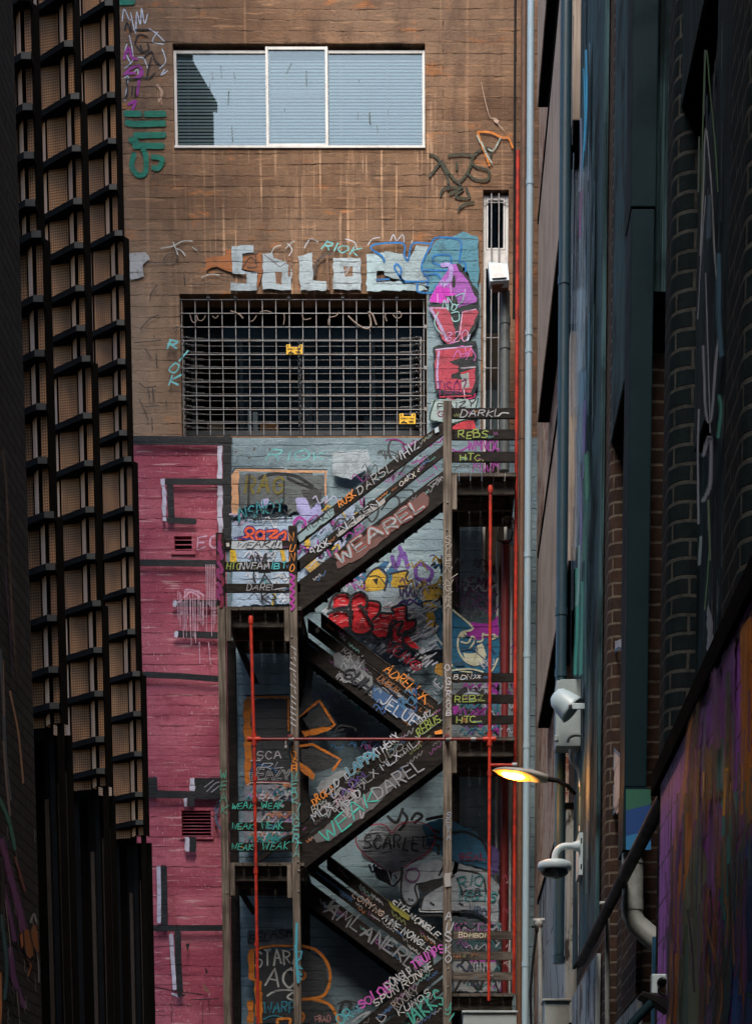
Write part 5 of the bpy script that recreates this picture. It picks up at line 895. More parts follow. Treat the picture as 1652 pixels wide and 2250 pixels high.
# lowest flights
slant('handrail', 718, 1879, 972, 2074, 30, YB, .045, edge='deck_timber', texts=[tx(FD, 'SWC NONGLE', (680, 690), (985, 912), 44, (.55, .58, .6), 9), patch(FD, [(640, 655), (690, 680), (810, 770), (800, 800), (700, 730)], (.2, .2, .03), .6), lambda s: ST(s, FD, [(290, 385), (600, 620)], 10, (.16, .17, .17), .6)])
slant('guard_rail', 680, 1893, 952, 2098, 28, YB, .04, edge='deck_timber', texts=[tx(FD, 'LORYNG', (425, 640), (620, 770), 40, (.6, .45, .38), 9), tx(FD, 'AINE NONGLE', (620, 790), (930, 1010), 46, (.5, .54, .58), 9), lambda s: ST(s, FD, [(190, 480), (430, 660)], 14, (.03, .10, .22), .8)])
slant('stringer', 662, 1925, 930, 2127, 50, YB, .06, texts=[tx(FD, 'AMLANERL', (245, 735), (810, 1120), 100, (.17, .18, .20), 20), lay(FD, [(310, 660), (270, 715), (340, 700)], 22, (.14, .15, .17), .8)])
treads(668, 1962, 926, 2158, YB + .062, 24.84, 11, 0); slant('stringer', 662, 1946, 930, 2150, 46, 24.85, .05, 'black_timber')
slant('handrail', 655, 2352, 973, 2106, 34, YR, .045, texts=[tx(FD, 'TRUMPS', (838, 1120), (1035, 1000), 62, (.50, .10, .48), 13), tx(FD, 'SOLOE', (485, 1385), (690, 1255), 62, (.48, .08, .42), 14), tx(FD, 'DONGLE', (670, 1262), (830, 1150), 60, (.4, .42, .46), 11), tx(FD, 'SPUN RUNNE', (580, 1368), (960, 1118), 46, (.5, .5, .5), 9), tx(FD, 'OR', (345, 1490), (430, 1430), 70, (.08, .4, .46), 13), tx(FD, 'THE', (430, 1440), (495, 1390), 44, (.08, .3, .4), 7)])
slant('guard_rail', 655, 2395, 973, 2150, 28, YR, .04, texts=[tx(FD, 'ROOKY', (710, 1385), (870, 1275), 58, (.24, .24, .25), 9), tx(FD, 'KUNOS', (742, 1428), (945, 1290), 46, (.45, .47, .5), 9), lay(FD, [(430, 1470), (480, 1430), (545, 1400), (500, 1440)], 10, GY), lay(FD, [(600, 1420), (650, 1430), (620, 1470), (585, 1440)], 8, GY)])
slant('stringer', 655, 2440, 973, 2186, 64, YS, .06, texts=[tx(FD, 'JAKKS', (800, 1500), (1040, 1335), 105, (.05, .30, .25), 20)])
treads(660, 2480, 970, 2230, YS + .062, 24.21, 11, 0); slant('stringer', 655, 2458, 973, 2206, 62, 24.22, .05, 'black_timber')
bo = MB()
for u, v in ((640, 1448), (641, 1400), (982, 1165), (983, 1105), (655, 1895), (656, 1915), (656, 1960), (984, 2130), (984, 2170), (499, 1963), (985, 1600)):
    q = PY(u, v, YP); bo.lathe([(.014, 0), (.014, .006), (.006, .012)], (q.x, YP, q.z), (0, -1, 0), 'bolt_steel', 8)
bo.build('bolt', fe)
for a_, b_ in (((505, 1375), (560, 1500)), ((512, 1935), (560, 2010)), ((560, 1895), (640, 1835))):
    A, B = PY(*a_, 24.6), PY(*b_, 24.6); m = MB(); m.prism([(A.x - .04, 24.6, A.z), (A.x + .05, 24.6, A.z), (B.x + .05, 24.6, B.z), (B.x - .04, 24.6, B.z)], (0, .05, 0), 'dark_stained_timber'); m.build('brace', fe)
# ------------------------------------------------------------------ red sprinkler pipe in front of the stairs
sp = thing('sprinkler_pipe', 'thin bright red pipe with two risers and a cross pipe before the stairs', 'red pipe', (-1.2, 23.45, 0))
YQ = 23.45; r_ = .0205
def px3(u, v): return PY(u, v, YQ)
xa = px3(558, 1625).x; xb = px3(1076, 1500).x; zc_ = px3(800, 1625).z
m = MB(); m.tube([(xa - .02, YQ, px3(553, 1362).z), (xa, YQ, zc_), (xa + .01, YQ, 0)], r_, 'red_pipe_paint'); m.build('riser', sp)
m = MB(); m.tube([(xb, YQ, px3(1075, 1075).z), (xb, YQ, px3(1076, 2200).z)], r_, 'red_pipe_paint'); m.build('riser', sp)
m = MB(); m.tube([(xa, YQ, zc_), (xb, YQ, zc_)], r_ * .85, 'dark_red_pipe_paint'); m.build('cross_pipe', sp)
for x, v in ((xa - .02, 1362), (xb, 1075)): m = MB(); m.lathe([(.028, -.05), (.030, -.02), (.030, .02), (.022, .04), (.003, .05)], (x, YQ, px3(800, v).z), (0, 0, 1), 'red_pipe_paint', 14); m.build('end_cap', sp)
for x, z in ((xa, zc_), (xb, zc_)): m = MB(); m.tube([(x, YQ, z - .08), (x, YQ, z + .08)], .032, 'red_pipe_paint'); m.tube([(x - .08, YQ - .001, z), (x + .08, YQ - .001, z)], .030, 'red_pipe_paint'); m.build('tee_fitting', sp)
for x, v in ((xa, 1760), (xa, 1915), (xb, 1700), (xa, 2075), (px3(560, 1700).x, 1712)): m = MB(); z = px3(800, v).z; m.tube([(x, YQ, z - .03), (x, YQ, z + .03)], .029, 'red_pipe_paint'); m.build('coupling', sp)
for u in (638, 982): x = px3(u, 1625).x; m = MB(); m.box(x - .03, x + .03, YQ - .03, YP - .002, zc_ + .0215, zc_ + .05, 'dark_red_pipe_paint'); m.build('clamp', sp)
for u in (640, 985, 1040): x = px3(u, 1625).x; m = MB(); m.tube([(x - .03, YQ, zc_), (x + .03, YQ, zc_)], .026, 'galvanised_bar'); m.build('coupling', sp)
m = MB(); x = px3(628, 1625).x; m.tube([(x, YQ - .01, zc_ - .02), (x, YQ - .012, zc_ - .07)], .010, 'galvanised_bar'); m.lathe([(.004, 0), (.02, .02), (.022, .05), (.004, .055)], (x, YQ - .012, zc_ - .07), (0, 0, -1), 'galvanised_bar', 12); m.build('drain_tap', sp)
m = MB(); z = px3(1110, 1682).z; x1_ = px3(1130, 1682).x; m.tube([(xb, YQ, z), (x1_, YQ, z)], r_, 'red_pipe_paint'); m.tube([(xb + .28, YQ, z), (xb + .34, YQ, z)], .032, 'galvanised_bar'); m.build('branch', sp)
# ------------------------------------------------------------------ pipes in the corner
def vpipe(name, label, cat_, u, v, Y, dpx, v0, v1, mat, collars=(), cm=None, group=None, bend=None, cname='collar'):
    q = PY(u, v, Y); k = 4000.0 / Y; r = dpx / 2 / k; t = thing(name, label, cat_, (q.x, Y, max(0, PY(u, v1, Y).z)), group)
    m = MB(); z0, z1 = max(0, PY(u, v1, Y).z), PY(u, v0, Y).z; pts = [(q.x, Y, z1), (q.x, Y, z0)]
    if bend: pts = bend(q.x, Y, z0, z1)
    m.tube(pts, r, mat, 16); m.build('pipe', t)
    for c in collars:
        z = PY(u, c, Y).z; m = MB(); m.tube([(q.x, Y, z - r * .7), (q.x, Y, z + r * .7)], r * 1.13, cm or mat, 16); m.build(cname, t)
    return t
vpipe('red_riser', 'bright red pipe at the right end of the stair landings', 'red pipe', 1133, 1300, 24.1, 8, 330, 2185, 'red_pipe_paint', (700, 1200, 1560, 1850), None, 'corner pipes')
vpipe('cable', 'thin black cable running down beside the brown pipe', 'cable', 1131, 250, 24.4, 5, -300, 700, 'black_rubber', (130, 220, 300, 380, 470))
vpipe('brown_pipe', 'tall brown painted downpipe between the red pipe and the pale blue pipe', 'downpipe', 1146.5, 1100, 23.9, 14, -300, 2600, 'brown_pipe_paint', (810, 1490, 1890, 2045, 960), None, 'corner pipes')
vpipe('pale_blue_pipe', 'tall pale blue grey downpipe at the corner, clean and round', 'downpipe', 1160, 1100, 23.3, 14.5, -300, 2600, 'pale_blue_pipe_paint', (732, 770, 1220, 1440, 1640, 2120, 400), 'pale_blue_pipe_paint', 'corner pipes')
def hdr(x, Y, z0, z1): return [(x + .05, Y - .2, z1 + .02), (x + .01, Y - .1, z1 + .0), (x, Y, z1 - .05), (x, Y, z0)]
vpipe('dark_red_standpipe', 'thick dark red pipe on the rear wall behind the right landings', 'red pipe', 1108, 1700, 24.75, 18, 1190, 2600, 'dark_red_pipe_paint', (), None, 'corner pipes')
vpipe('white_conduit', 'narrow white conduit left of the dark red pipe', 'conduit', 1092, 1500, 24.85, 6, 1190, 2600, 'white_aluminium', (), None)
vpipe('white_conduit', 'narrow white conduit right of the dark red pipe', 'conduit', 1122, 1500, 24.85, 5, 1200, 2600, 'white_aluminium', (), None)
fl = vpipe('flue_pipe', 'dark grey flue pipe in front of the narrow window', 'flue', 1109, 800, 24.55, 20, 640, 1035, 'flue_grey', (705, 760, 900), 'flue_grey')
lt = thing('floodlight', 'square white floodlight tilted over the narrow window', 'floodlight', tuple(PY(1098, 605, 24.3)))
def tp(u, v, y): return PY(u, v, y)
m = MB(); A = [tp(1072, 575, 24.3), tp(1116, 578, 24.3), tp(1119, 615, 24.25), tp(1076, 618, 24.25)]; m.prism(A, (0, .14, -.02), 'cctv_white'); m.build('lamp_housing', lt, .006)
m = MB(); A = [tp(1076, 620, 24.27), tp(1119, 617, 24.27), tp(1117, 632, 24.4), tp(1084, 636, 24.4)]; m.prism(A, (0, .12, .02), 'rust_strap'); m.build('bracket', lt)
m = MB(); A = [tp(1079, 580, 24.29), tp(1111, 582, 24.29), tp(1113, 609, 24.24), tp(1081, 611, 24.24)]; m.prism(A, (0, -.006, 0), 'room_white'); m.build('diffuser', lt)
for pts in ([(1440, 640), (1435, 610), (1460, 600), (1495, 640), (1500, 690)], [(1450, 650), (1450, 615), (1475, 605), (1490, 630), (1470, 690)], [(1395, 760), (1430, 780), (1470, 770), (1490, 700)]):
    m = MB(); m.tube([PY(x, y, 24.5) for x, y in cat(FB(pts))], .010, 'cable' if pts[0][0] > 1400 else 'black_rubber', 7); tag(m.build('loose_cable'), 'loop of loose cable hanging above the dark red pipe', 'cable', 'loose cable loops')
cb = thing('metal_cabinet', 'grey sheet metal cabinet at the foot of the stairs, only its lid in view', 'cabinet', (PY(1075, 2235, 22.6).x, 22.6, 0))
m = MB(); x0, x1_ = PY(1017, 2230, 22.5).x, PY(1135, 2230, 22.5).x; zt = PY(1075, 2222, 22.5).z; m.box(x0, x1_, 22.5, 23.2, 0, zt - .03, 'cabinet_grey'); m.build('body', cb, .01)
m = MB(); m.box(x0 - .015, x1_ + .015, 22.47, 23.22, zt - .028, zt, 'cabinet_grey'); m.build('lid', cb, .008)
# ------------------------------------------------------------------ left: sawtooth facade of perforated screens
XN = -3.45
def near_y(u, v): return PX(u, v, XN).y
BAYS = [((132, 1553.6), [-18, 113.7, 227.5, 335, 441, 510.5, 653.5, 774.5, 893, 1011.7, 1132, 1247, 1360, 1474, 1553.6], 89),
        ((232, 1696.8), [-29, 87, 203.5, 319.7, 437, 534.5, 630, 718.5, 786, 912, 1017.5, 1120, 1223, 1327, 1430, 1526, 1626.7, 1696.8], 190),
        ((316, 1809), [-39, 66, 172, 277, 382, 487, 588, 690, 778, 860, 939, 998, 1109, 1201, 1292, 1385, 1479, 1568, 1657, 1747, 1809], 268)]
print('BAYS', [near_y(*b[0]) for b in BAYS])
lb = thing('perforated_screen_building', 'sawtooth facade of bronze perforated screens with rows of dark stub ledges on the left', 'building', (-4.5, 20, 0))
DR = Vector((-.81, .586, 0)); NO = Vector((-.586, -.81, 0)); TOPZ = 24.0
dw = ray(480, 240); TOPS = [16.2, PY(480, 240, 25).z + (25 - near_y(232, 1696.8)) * dw.z / dw.y, 24.0]
ZS = [PX(300, v, XN).z for v in (1478, 998, 588)]
def off(z): return next(d for a_, b_, d in SEG if a_ <= z <= b_)
for bi, ((u_, v_), caps, utop) in enumerate(BAYS):
    yn = near_y(u_, v_); O = Vector((XN, yn, 0)); zb = PX(u_, v_, XN).z - .12; TOPZ = TOPS[bi]
    zl = [PX(utop + (u_ - utop) * (v - caps[1]) / (caps[-1] - caps[1]), v, XN).z for v in caps]
    sn = [min(zl, key=lambda z_: abs(z_ - q_)) for q_ in ZS]; SEG = ((0, sn[0] + .03, 0.0), (sn[0] + .03, sn[1] + .03, -.045), (sn[1] + .03, sn[2] + .03, -.09), (sn[2] + .03, 30, -.14))
    # folded perforated sheet: s along the bay, o outwards
    prof = [(.015, .0), (.055, .02), (.115, .02), (.15, .10), (.215, .10), (.235, .0), (.42, .02), (.455, .10), (.53, .10), (.55, -.02), (.74, 0), (.76, .08), (.90, .08), (.92, -.02), (1.45, -.02)]
    m = MB()
    for za, zz, dx in SEG:
        if zz <= zb or za >= TOPZ: continue
        za, zz = max(za, zb), min(zz, TOPZ); Q = O + Vector((dx, 0, 0))
        for s0, s1, o0, o1 in ((.015, .075, .012, .03), (.105, .20, .05, .012), (.255, .44, -.02, .055), (.475, .56, .05, .02), (.62, .82, -.05, .0), (.86, .96, .04, .02), (1.0, 1.4, -.06, -.02)):
            p, q = Q + DR * (s0 + .04) + NO * (o0 - .058), Q + DR * (s1 + .04) + NO * (o1 - .058); r_ = q + DR * .012 + NO * -.06
            m.quad((p.x, p.y, za), (q.x, q.y, za), (q.x, q.y, zz), (p.x, p.y, zz), 'perf'); m.quad((q.x, q.y, za), (r_.x, r_.y, za), (r_.x, r_.y, zz), (q.x, q.y, zz), 'perf'); e = p + NO * -.10
            m.quad((e.x, e.y, za), (p.x, p.y, za), (p.x, p.y, zz), (e.x, e.y, zz), 'mullion_metal')
    sc = m.build('perforated_screen', lb)
    # base below the bay, set back and almost black
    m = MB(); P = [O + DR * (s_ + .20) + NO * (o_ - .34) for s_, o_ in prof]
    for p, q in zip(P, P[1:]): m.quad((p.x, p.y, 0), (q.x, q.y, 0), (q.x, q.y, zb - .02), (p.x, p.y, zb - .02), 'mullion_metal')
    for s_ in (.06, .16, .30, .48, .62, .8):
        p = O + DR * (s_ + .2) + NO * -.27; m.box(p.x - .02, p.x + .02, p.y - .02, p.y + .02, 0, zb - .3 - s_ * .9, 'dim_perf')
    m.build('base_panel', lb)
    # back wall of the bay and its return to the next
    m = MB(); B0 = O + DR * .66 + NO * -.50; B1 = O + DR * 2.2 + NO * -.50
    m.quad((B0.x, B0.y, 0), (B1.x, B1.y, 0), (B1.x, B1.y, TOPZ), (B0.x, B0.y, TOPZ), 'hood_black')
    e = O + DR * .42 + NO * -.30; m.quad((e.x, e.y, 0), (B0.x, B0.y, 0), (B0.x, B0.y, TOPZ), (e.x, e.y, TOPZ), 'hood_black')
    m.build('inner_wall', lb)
    # corner mullion: narrow perforated fin with a dark edge
    m = MB()
    for za, zz, dx in SEG:
        if za >= TOPZ: continue
        zz = min(zz, TOPZ); m.box(XN - .05 + dx, XN + dx, yn + .09, yn + .17, za, zz, 'mullion_metal')
        if zz > zb + .2: m.box(XN - .044 + dx, XN - .012 + dx, yn + .08, yn + .0895, max(za, zb + .2), zz, 'perf')
    m.build('corner_mullion', lb, .003)
    for v in caps:
        z = PX(utop + (u_ - utop) * (v - caps[1]) / (caps[-1] - caps[1]), v, XN).z; m = MB(); dx = off(z); Q = O + Vector((dx, 0, 0)); XQ = XN + dx; A = Q + DR * .01; B = Q + DR * 1.3; h = .030
        q = [(XQ - .088, yn - .035), (XQ, yn - .035), (XQ, yn + .08)] + [(k.x, k.y) for k in (B + NO * -.12, B + NO * .005)]; m.plan(q, z - h, z + h, 'shaded_ledge_metal'); lo_ = m.build('ledge', lb, .003); m = MB(); m.box(XQ - .086, XQ - .002, yn - .041, yn - .0355, z - h + .002, z + h - .002, 'lit_ledge_end_metal'); m.build('lit_end_face', lo_)  # lighter sheet on the end paints the skylight falling on the ledge
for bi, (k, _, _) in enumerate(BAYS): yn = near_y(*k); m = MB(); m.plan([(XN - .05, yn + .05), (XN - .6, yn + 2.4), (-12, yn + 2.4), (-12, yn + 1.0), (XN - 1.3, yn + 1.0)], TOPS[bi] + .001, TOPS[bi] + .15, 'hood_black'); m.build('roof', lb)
# ------------------------------------------------------------------ left: painted brick wall near the camera
XLW = -3.22; ylw = 14.95
lw = thing('left_brick_building', 'dark brick side wall with dim graffiti running along the left edge of the alley', 'building', (-5, 8, 0))
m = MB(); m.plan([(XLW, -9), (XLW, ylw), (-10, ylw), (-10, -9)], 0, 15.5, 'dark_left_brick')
S2 = Surf(m, 'X', XLW, 'wallspray', .0004, .003)
def cl(pts, mar):
    out = []
    for u, v in pts:
        while PX(u, v, XLW).y > ylw - .05 or PX(u + mar, v, XLW).y > ylw - .02: u -= 1
        out.append((u, v))
    return out
def q2(pts, wd, col, a=.9, **k): col = tuple(min(.8, x * 1.5) for x in col) if sum(col) > .05 else col; wp = wd / 2.7388; stroke(S2, cl(FO(pts), wp / 2), wp, col, a, soft=.8, **k)
for pts, wd, col in (([(0, 0), (20, 300), (30, 600), (60, 900)], 40, (.05, .08, .10)), ([(20, 60), (25, 400)], 10, (.30, .18, .10)), ([(60, 250), (110, 500), (140, 800)], 22, (.26, .16, .09)), ([(20, 550), (40, 800), (60, 1000)], 26, (.16, .13, .11)), ([(0, 900), (60, 1050), (90, 1200)], 40, (.02, .12, .10)),
                    ([(10, 1150), (60, 1350), (130, 1620), (150, 1750)], 70, (.12, .035, .13)), ([(20, 1420), (60, 1600), (90, 1750)], 50, (.10, .03, .12)), ([(60, 1800), (90, 2000), (150, 2150)], 60, (.11, .03, .13)), ([(10, 1250), (20, 1500), (0, 1700)], 40, (.008, .008, .01)), ([(10, 1600), (40, 1900), (30, 2100)], 40, (.02, .09, .10)), ([(90, 1250), (150, 1450)], 30, (.12, .03, .02)),
                    ([(30, 1500), (60, 1750), (60, 1850)], 8, (.26, .25, .22)), ([(185, 1640), (205, 1590), (235, 1660)], 22, (.22, .24, .24)), ([(160, 1860), (185, 1900), (170, 1960)], 20, (.25, .07, .01)), ([(215, 1780), (235, 1900), (240, 2000)], 14, (.22, .24, .24)), ([(0, 1950), (5, 2150), (0, 2250)], 26, (.5, .22, .07)), ([(100, 2050), (120, 2250)], 12, (.2, .2, .18))): q2(pts, wd, col)
for pts, col in (([(185, 1690), (205, 1650), (235, 1680), (245, 1800), (240, 1830), (205, 1790), (188, 1750)], (.34, .115, .012)), ([(145, 1690), (170, 1680), (195, 1760), (200, 1840), (180, 1860), (155, 1830)], (.34, .115, .012)), ([(120, 1720), (135, 1700), (140, 1780), (130, 1800)], (.6, .18, .02))): fill(S2, cl(FO(pts), 0), col, .95, 0)
for pts in ([(180, 1700), (195, 1655), (215, 1640), (245, 1690)], [(180, 1700), (200, 1780), (245, 1840)], [(140, 1690), (150, 1800), (175, 1880), (205, 1860), (200, 1790)], [(115, 1680), (110, 1790), (140, 1840)], [(60, 2050), (90, 2180), (130, 2230)], [(80, 2100), (110, 2050), (120, 2200)]): q2(pts, 12, (.006, .006, .008), 1)
for i in range(16): x, y = rnd.uniform(10, 215), rnd.uniform(1000, 2200); q2([(x, y), (x + 6, y + 30), (x + 3, y + 60), (x + 14, y + 80)], 4, (.34, .33, .30), .7)
S2.mat = 'wallspray'
for pts, wd, col in (([(10, 990), (28, 1120), (40, 1300), (60, 1480)], 14, (.22, .15, .10)), ([(20, 1250), (40, 1420), (50, 1500)], 12, (.09, .05, .12))): stroke(S2, cl([(a_ * .6, b_) for a_, b_ in pts], wd / 2), wd, col, .5, soft=.95)
m.build('side_wall', lw)
m = MB(); m.box(-10, XLW + .08, -9, ylw + .05, 15.501, 15.7, 'dark_left_brick'); m.build('parapet', lw)
# ------------------------------------------------------------------ right: brick warehouse, pier by pier
wh = thing('right_brick_building', 'dark old brick warehouse of piers, timber boxes and painted boards along the right side', 'building', (2, 12, 0)); HT = 22
def rc(x0, y0, x1, y1, r=.07, n=5):
    """plan of a pier whose corner towards the alley and camera is rounded"""
    return [(x1, y0), (x1, y1), (x0, y1)] + [(x0 + r - r * math.cos(a), y0 + r - r * math.sin(a)) for a in [i * math.pi / 2 / n for i in range(n + 1)]]
def wpart(name, pts, z0, z1, mat, bev=0, lab=None):
    m = MB(); m.plan(pts, z0, z1, mat); o = m.build(name, wh, bev)
    if lab: o['label'] = lab
    return o
wpart('wall', [(1.20, 19.3), (1.20, 24.99), (4, 24.99), (4, 19.3)], 0, HT, 'whitewashed_brick', 0, 'whitewashed old brick wall by the corner')
wpart('wall', [(1.27, 15.72), (1.27, 19.29), (4, 19.29), (4, 15.72)], 0, HT, 'brown_brick')
wpart('brick_pier', rc(1.115, 13.0, 4, 15.71), 0, HT, 'brown_brick')
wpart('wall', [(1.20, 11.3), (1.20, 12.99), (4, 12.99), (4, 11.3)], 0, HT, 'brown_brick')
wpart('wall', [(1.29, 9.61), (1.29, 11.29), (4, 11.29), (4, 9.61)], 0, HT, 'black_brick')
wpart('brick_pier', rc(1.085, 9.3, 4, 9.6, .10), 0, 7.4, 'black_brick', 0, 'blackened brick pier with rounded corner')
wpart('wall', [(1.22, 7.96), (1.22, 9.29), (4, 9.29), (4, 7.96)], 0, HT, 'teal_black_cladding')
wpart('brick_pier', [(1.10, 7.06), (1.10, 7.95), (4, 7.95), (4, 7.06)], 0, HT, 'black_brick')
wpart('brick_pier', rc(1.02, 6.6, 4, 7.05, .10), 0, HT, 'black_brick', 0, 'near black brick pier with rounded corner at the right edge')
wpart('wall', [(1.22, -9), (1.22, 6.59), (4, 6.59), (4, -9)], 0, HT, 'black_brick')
def box_hood(name, x, y0, y1, z0, z1, mat, lab=None, back=1.31, lip=True):
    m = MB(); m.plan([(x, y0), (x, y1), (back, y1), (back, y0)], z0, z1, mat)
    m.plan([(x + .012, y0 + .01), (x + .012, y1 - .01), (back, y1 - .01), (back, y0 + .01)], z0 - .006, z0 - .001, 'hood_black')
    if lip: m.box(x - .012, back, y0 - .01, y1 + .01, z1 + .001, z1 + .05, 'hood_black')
    o = m.build(name, wh, .004); o['label'] = lab or 'boxed timber hood'
for v0, v1 in ((-420, 235), (500, 928), (1230, 1600), (1990, 2350)):
    zt = PX(1182, v0, 1.06).z; q_ = PX(1180, v1, 1.06); zb = q_.z; box_hood('timber_window_box', 1.06, 16.4, q_.y, zb, zt, 'beige_timber' if v0 < 1900 else 'peel', 'projecting beige timber window box with black underside')
box_hood('timber_window_box', 1.12, 11.05, 13.2, 6.83, 9.9, 'old_grey_cladding', 'dark weathered timber box over the brick', lip=False)
box_hood('timber_window_box', 1.115, 7.97, 9.55, 6.82, 9.6, 'teal_black_cladding', 'near black timber box with deep shadow below', 1.4, False)
box_hood('sill_box', 1.13, 7.98, 8.78, 5.08, 6.3, 'teal_black_cladding', 'small black timber sill box', 1.4, False)
def board(name, x, y0, y1, z0, z1, mat, t=.025, marks=None, smat='wallspray', lab=None):
    m = MB(); m.box(x, x + t, y0, y1, z0, z1, mat); s = Surf(m, 'X', x, smat, .0006, .002)
    if marks: marks(s)
    o = m.build(name, wh); 
    if lab: o['label'] = lab
def mk_clad(s):
    for i in range(60):
        u = rnd.uniform(1256, 1308); v = rnd.uniform(-40, 1650); stroke(s, [(u, v), (u - 2, v + rnd.uniform(100, 200)), (u - 3, v + rnd.uniform(220, 360))], rnd.uniform(2, 7), rnd.choice([(.04, .16, .22), (.10, .20, .26), (.22, .28, .32), (.01, .04, .05), (.01, .03, .04), (.03, .13, .12)]), rnd.uniform(.4, .85), soft=.97)
    for u, v0, v1, wd, col, a in ((1287, 110, 330, 6, (.02, .30, .50), .9), (1282, 150, 380, 5, (.03, .33, .5), .7), (1276, 260, 420, 7, (.20, .20, .28), .7), (1280, 380, 700, 40, (.30, .36, .40), .45), (1278, 420, 520, 8, (.26, .08, .20), .6), (1275, 640, 900, 36, (.28, .37, .42), .6), (1280, 820, 1010, 26, (.10, .22, .30), .6), (1270, 900, 1200, 26, (.25, .32, .36), .5), (1284, 880, 1050, 8, (.14, .09, .26), .7), (1287, 1000, 1230, 16, (.05, .22, .12), .7), (1275, 1050, 1300, 10, (.20, .18, .34), .6), (1268, 1250, 1480, 12, (.03, .27, .18), .8), (1280, 1280, 1480, 14, (.06, .30, .22), .7), (1272, 1200, 1330, 12, (.24, .40, .34), .6), (1290, 1100, 1500, 14, (.02, .10, .09), .6)):
        stroke(s, [(u, v0), (u + rnd.uniform(-5, 3), (v0 + v1) / 2), (u - 4, v1)], wd * 1.5, tuple(min(.9, x * 1.6) for x in col), a * .95, soft=.97)
board('cladding', 1.075, 13.35, 15.68, 3.75, HT - 1, 'old_grey_cladding', .03, mk_clad, lab='weathered timber cladding streaked blue white and green')
board('cladding', 1.165, 11.35, 12.3, 3.0, 6.8, 'brown_brick', .03, lambda s: [fill(s, [(1343, 1410), (1375, 1400), (1376, 1440), (1360, 1425), (1346, 1440)], (.48, .50, .55), .95), stroke(s, [(1345, 1440), (1360, 1424), (1376, 1440)], 6, (.02, .12, .22)), fill(s, [(1343, 1645), (1360, 1660), (1372, 1690), (1372, 1760), (1355, 1790), (1344, 1760), (1350, 1700)], (.42, .42, .42), .95), stroke(s, [(1342, 1640), (1372, 1672)], 7, (.02, .14, .24)), stroke(s, [(1344, 1790), (1374, 1750)], 7, (.02, .12, .2)), stroke(s, [(1345, 990), (1348, 1300)], 10, (.26, .26, .34), .6, soft=.8)], 'spray', 'brown brick panel with pale painted blobs')
def mk_pil(s):
    mk_teal(s)
    GYp = (.24, .26, .30)
    for pts, wd, col in (([(1541, 480), (1543, 300), (1551, 110), (1560, 200), (1571, 320), (1577, 420)], 6, (.045, .12, .035)), ([(1538, 560), (1545, 420), (1550, 280), (1562, 400), (1570, 560), (1578, 640)], 7, (.30, .31, .30)), ([(1533, 700), (1540, 560), (1550, 430)], 6, GYp), ([(1550, 600), (1556, 800), (1560, 950)], 6, GYp), ([(1545, 760), (1550, 900), (1562, 920), (1572, 800), (1580, 740)], 12, GYp), ([(1535, 900), (1533, 1000), (1535, 1150)], 10, GYp), ([(1545, 1000), (1560, 960), (1560, 1060), (1545, 1100)], 18, (.22, .24, .28)), ([(1578, 560), (1580, 700), (1585, 780)], 22, (.012, .09, .14)), ([(1580, 870), (1584, 900), (1578, 960)], 16, (.02, .20, .13)), ([(1560, 1180), (1553, 1280), (1548, 1340)], 7, (.06, .16, .05)), ([(1556, 1100), (1560, 1230)], 10, (.10, .16, .06)), ([(1540, 1180), (1536, 1240)], 12, (.22, .3, .3)), ([(1558, 430), (1556, 520)], 22, (.02, .055, .085)), ([(1536, 300), (1534, 420)], 8, (.05, .08, .05))): stroke(s, pts, wd * .9, tuple(min(.8, x * 1.35) for x in col), .9, soft=.9)
    for pts in ([(1538, 1560), (1552, 1480), (1553, 1340), (1556, 1320), (1566, 1380), (1572, 1440), (1580, 1600), (1560, 1700)], [(1535, 1700), (1545, 1500), (1560, 1640), (1550, 1760)]): fill(s, pts, (.26, .31, .35), 1)
    for pts in ([(1545, 1480), (1552, 1600), (1558, 1500)], [(1560, 1420), (1568, 1560), (1575, 1500)], [(1540, 1640), (1556, 1560)], [(1536, 1540), (1546, 1620), (1548, 1460)]): stroke(s, pts, 3.5, (.012, .012, .014))
def mk_teal(s):
    for i in range(34):
        u = rnd.uniform(1545, 1592); v = rnd.uniform(0, 1500); stroke(s, [(u, v), (u - 2, v + rnd.uniform(60, 160))], rnd.uniform(3, 9), rnd.choice([(.01, .06, .08), (.02, .04, .06), (.05, .07, .08), (.008, .03, .03)]), rnd.uniform(.4, .8), soft=.97)
board('painted_strip', 1.088, 7.07, 7.93, 3.7, 11, 'teal_black_cladding', .011, mk_pil, lab='narrow dark strip painted with pale and green graffiti')
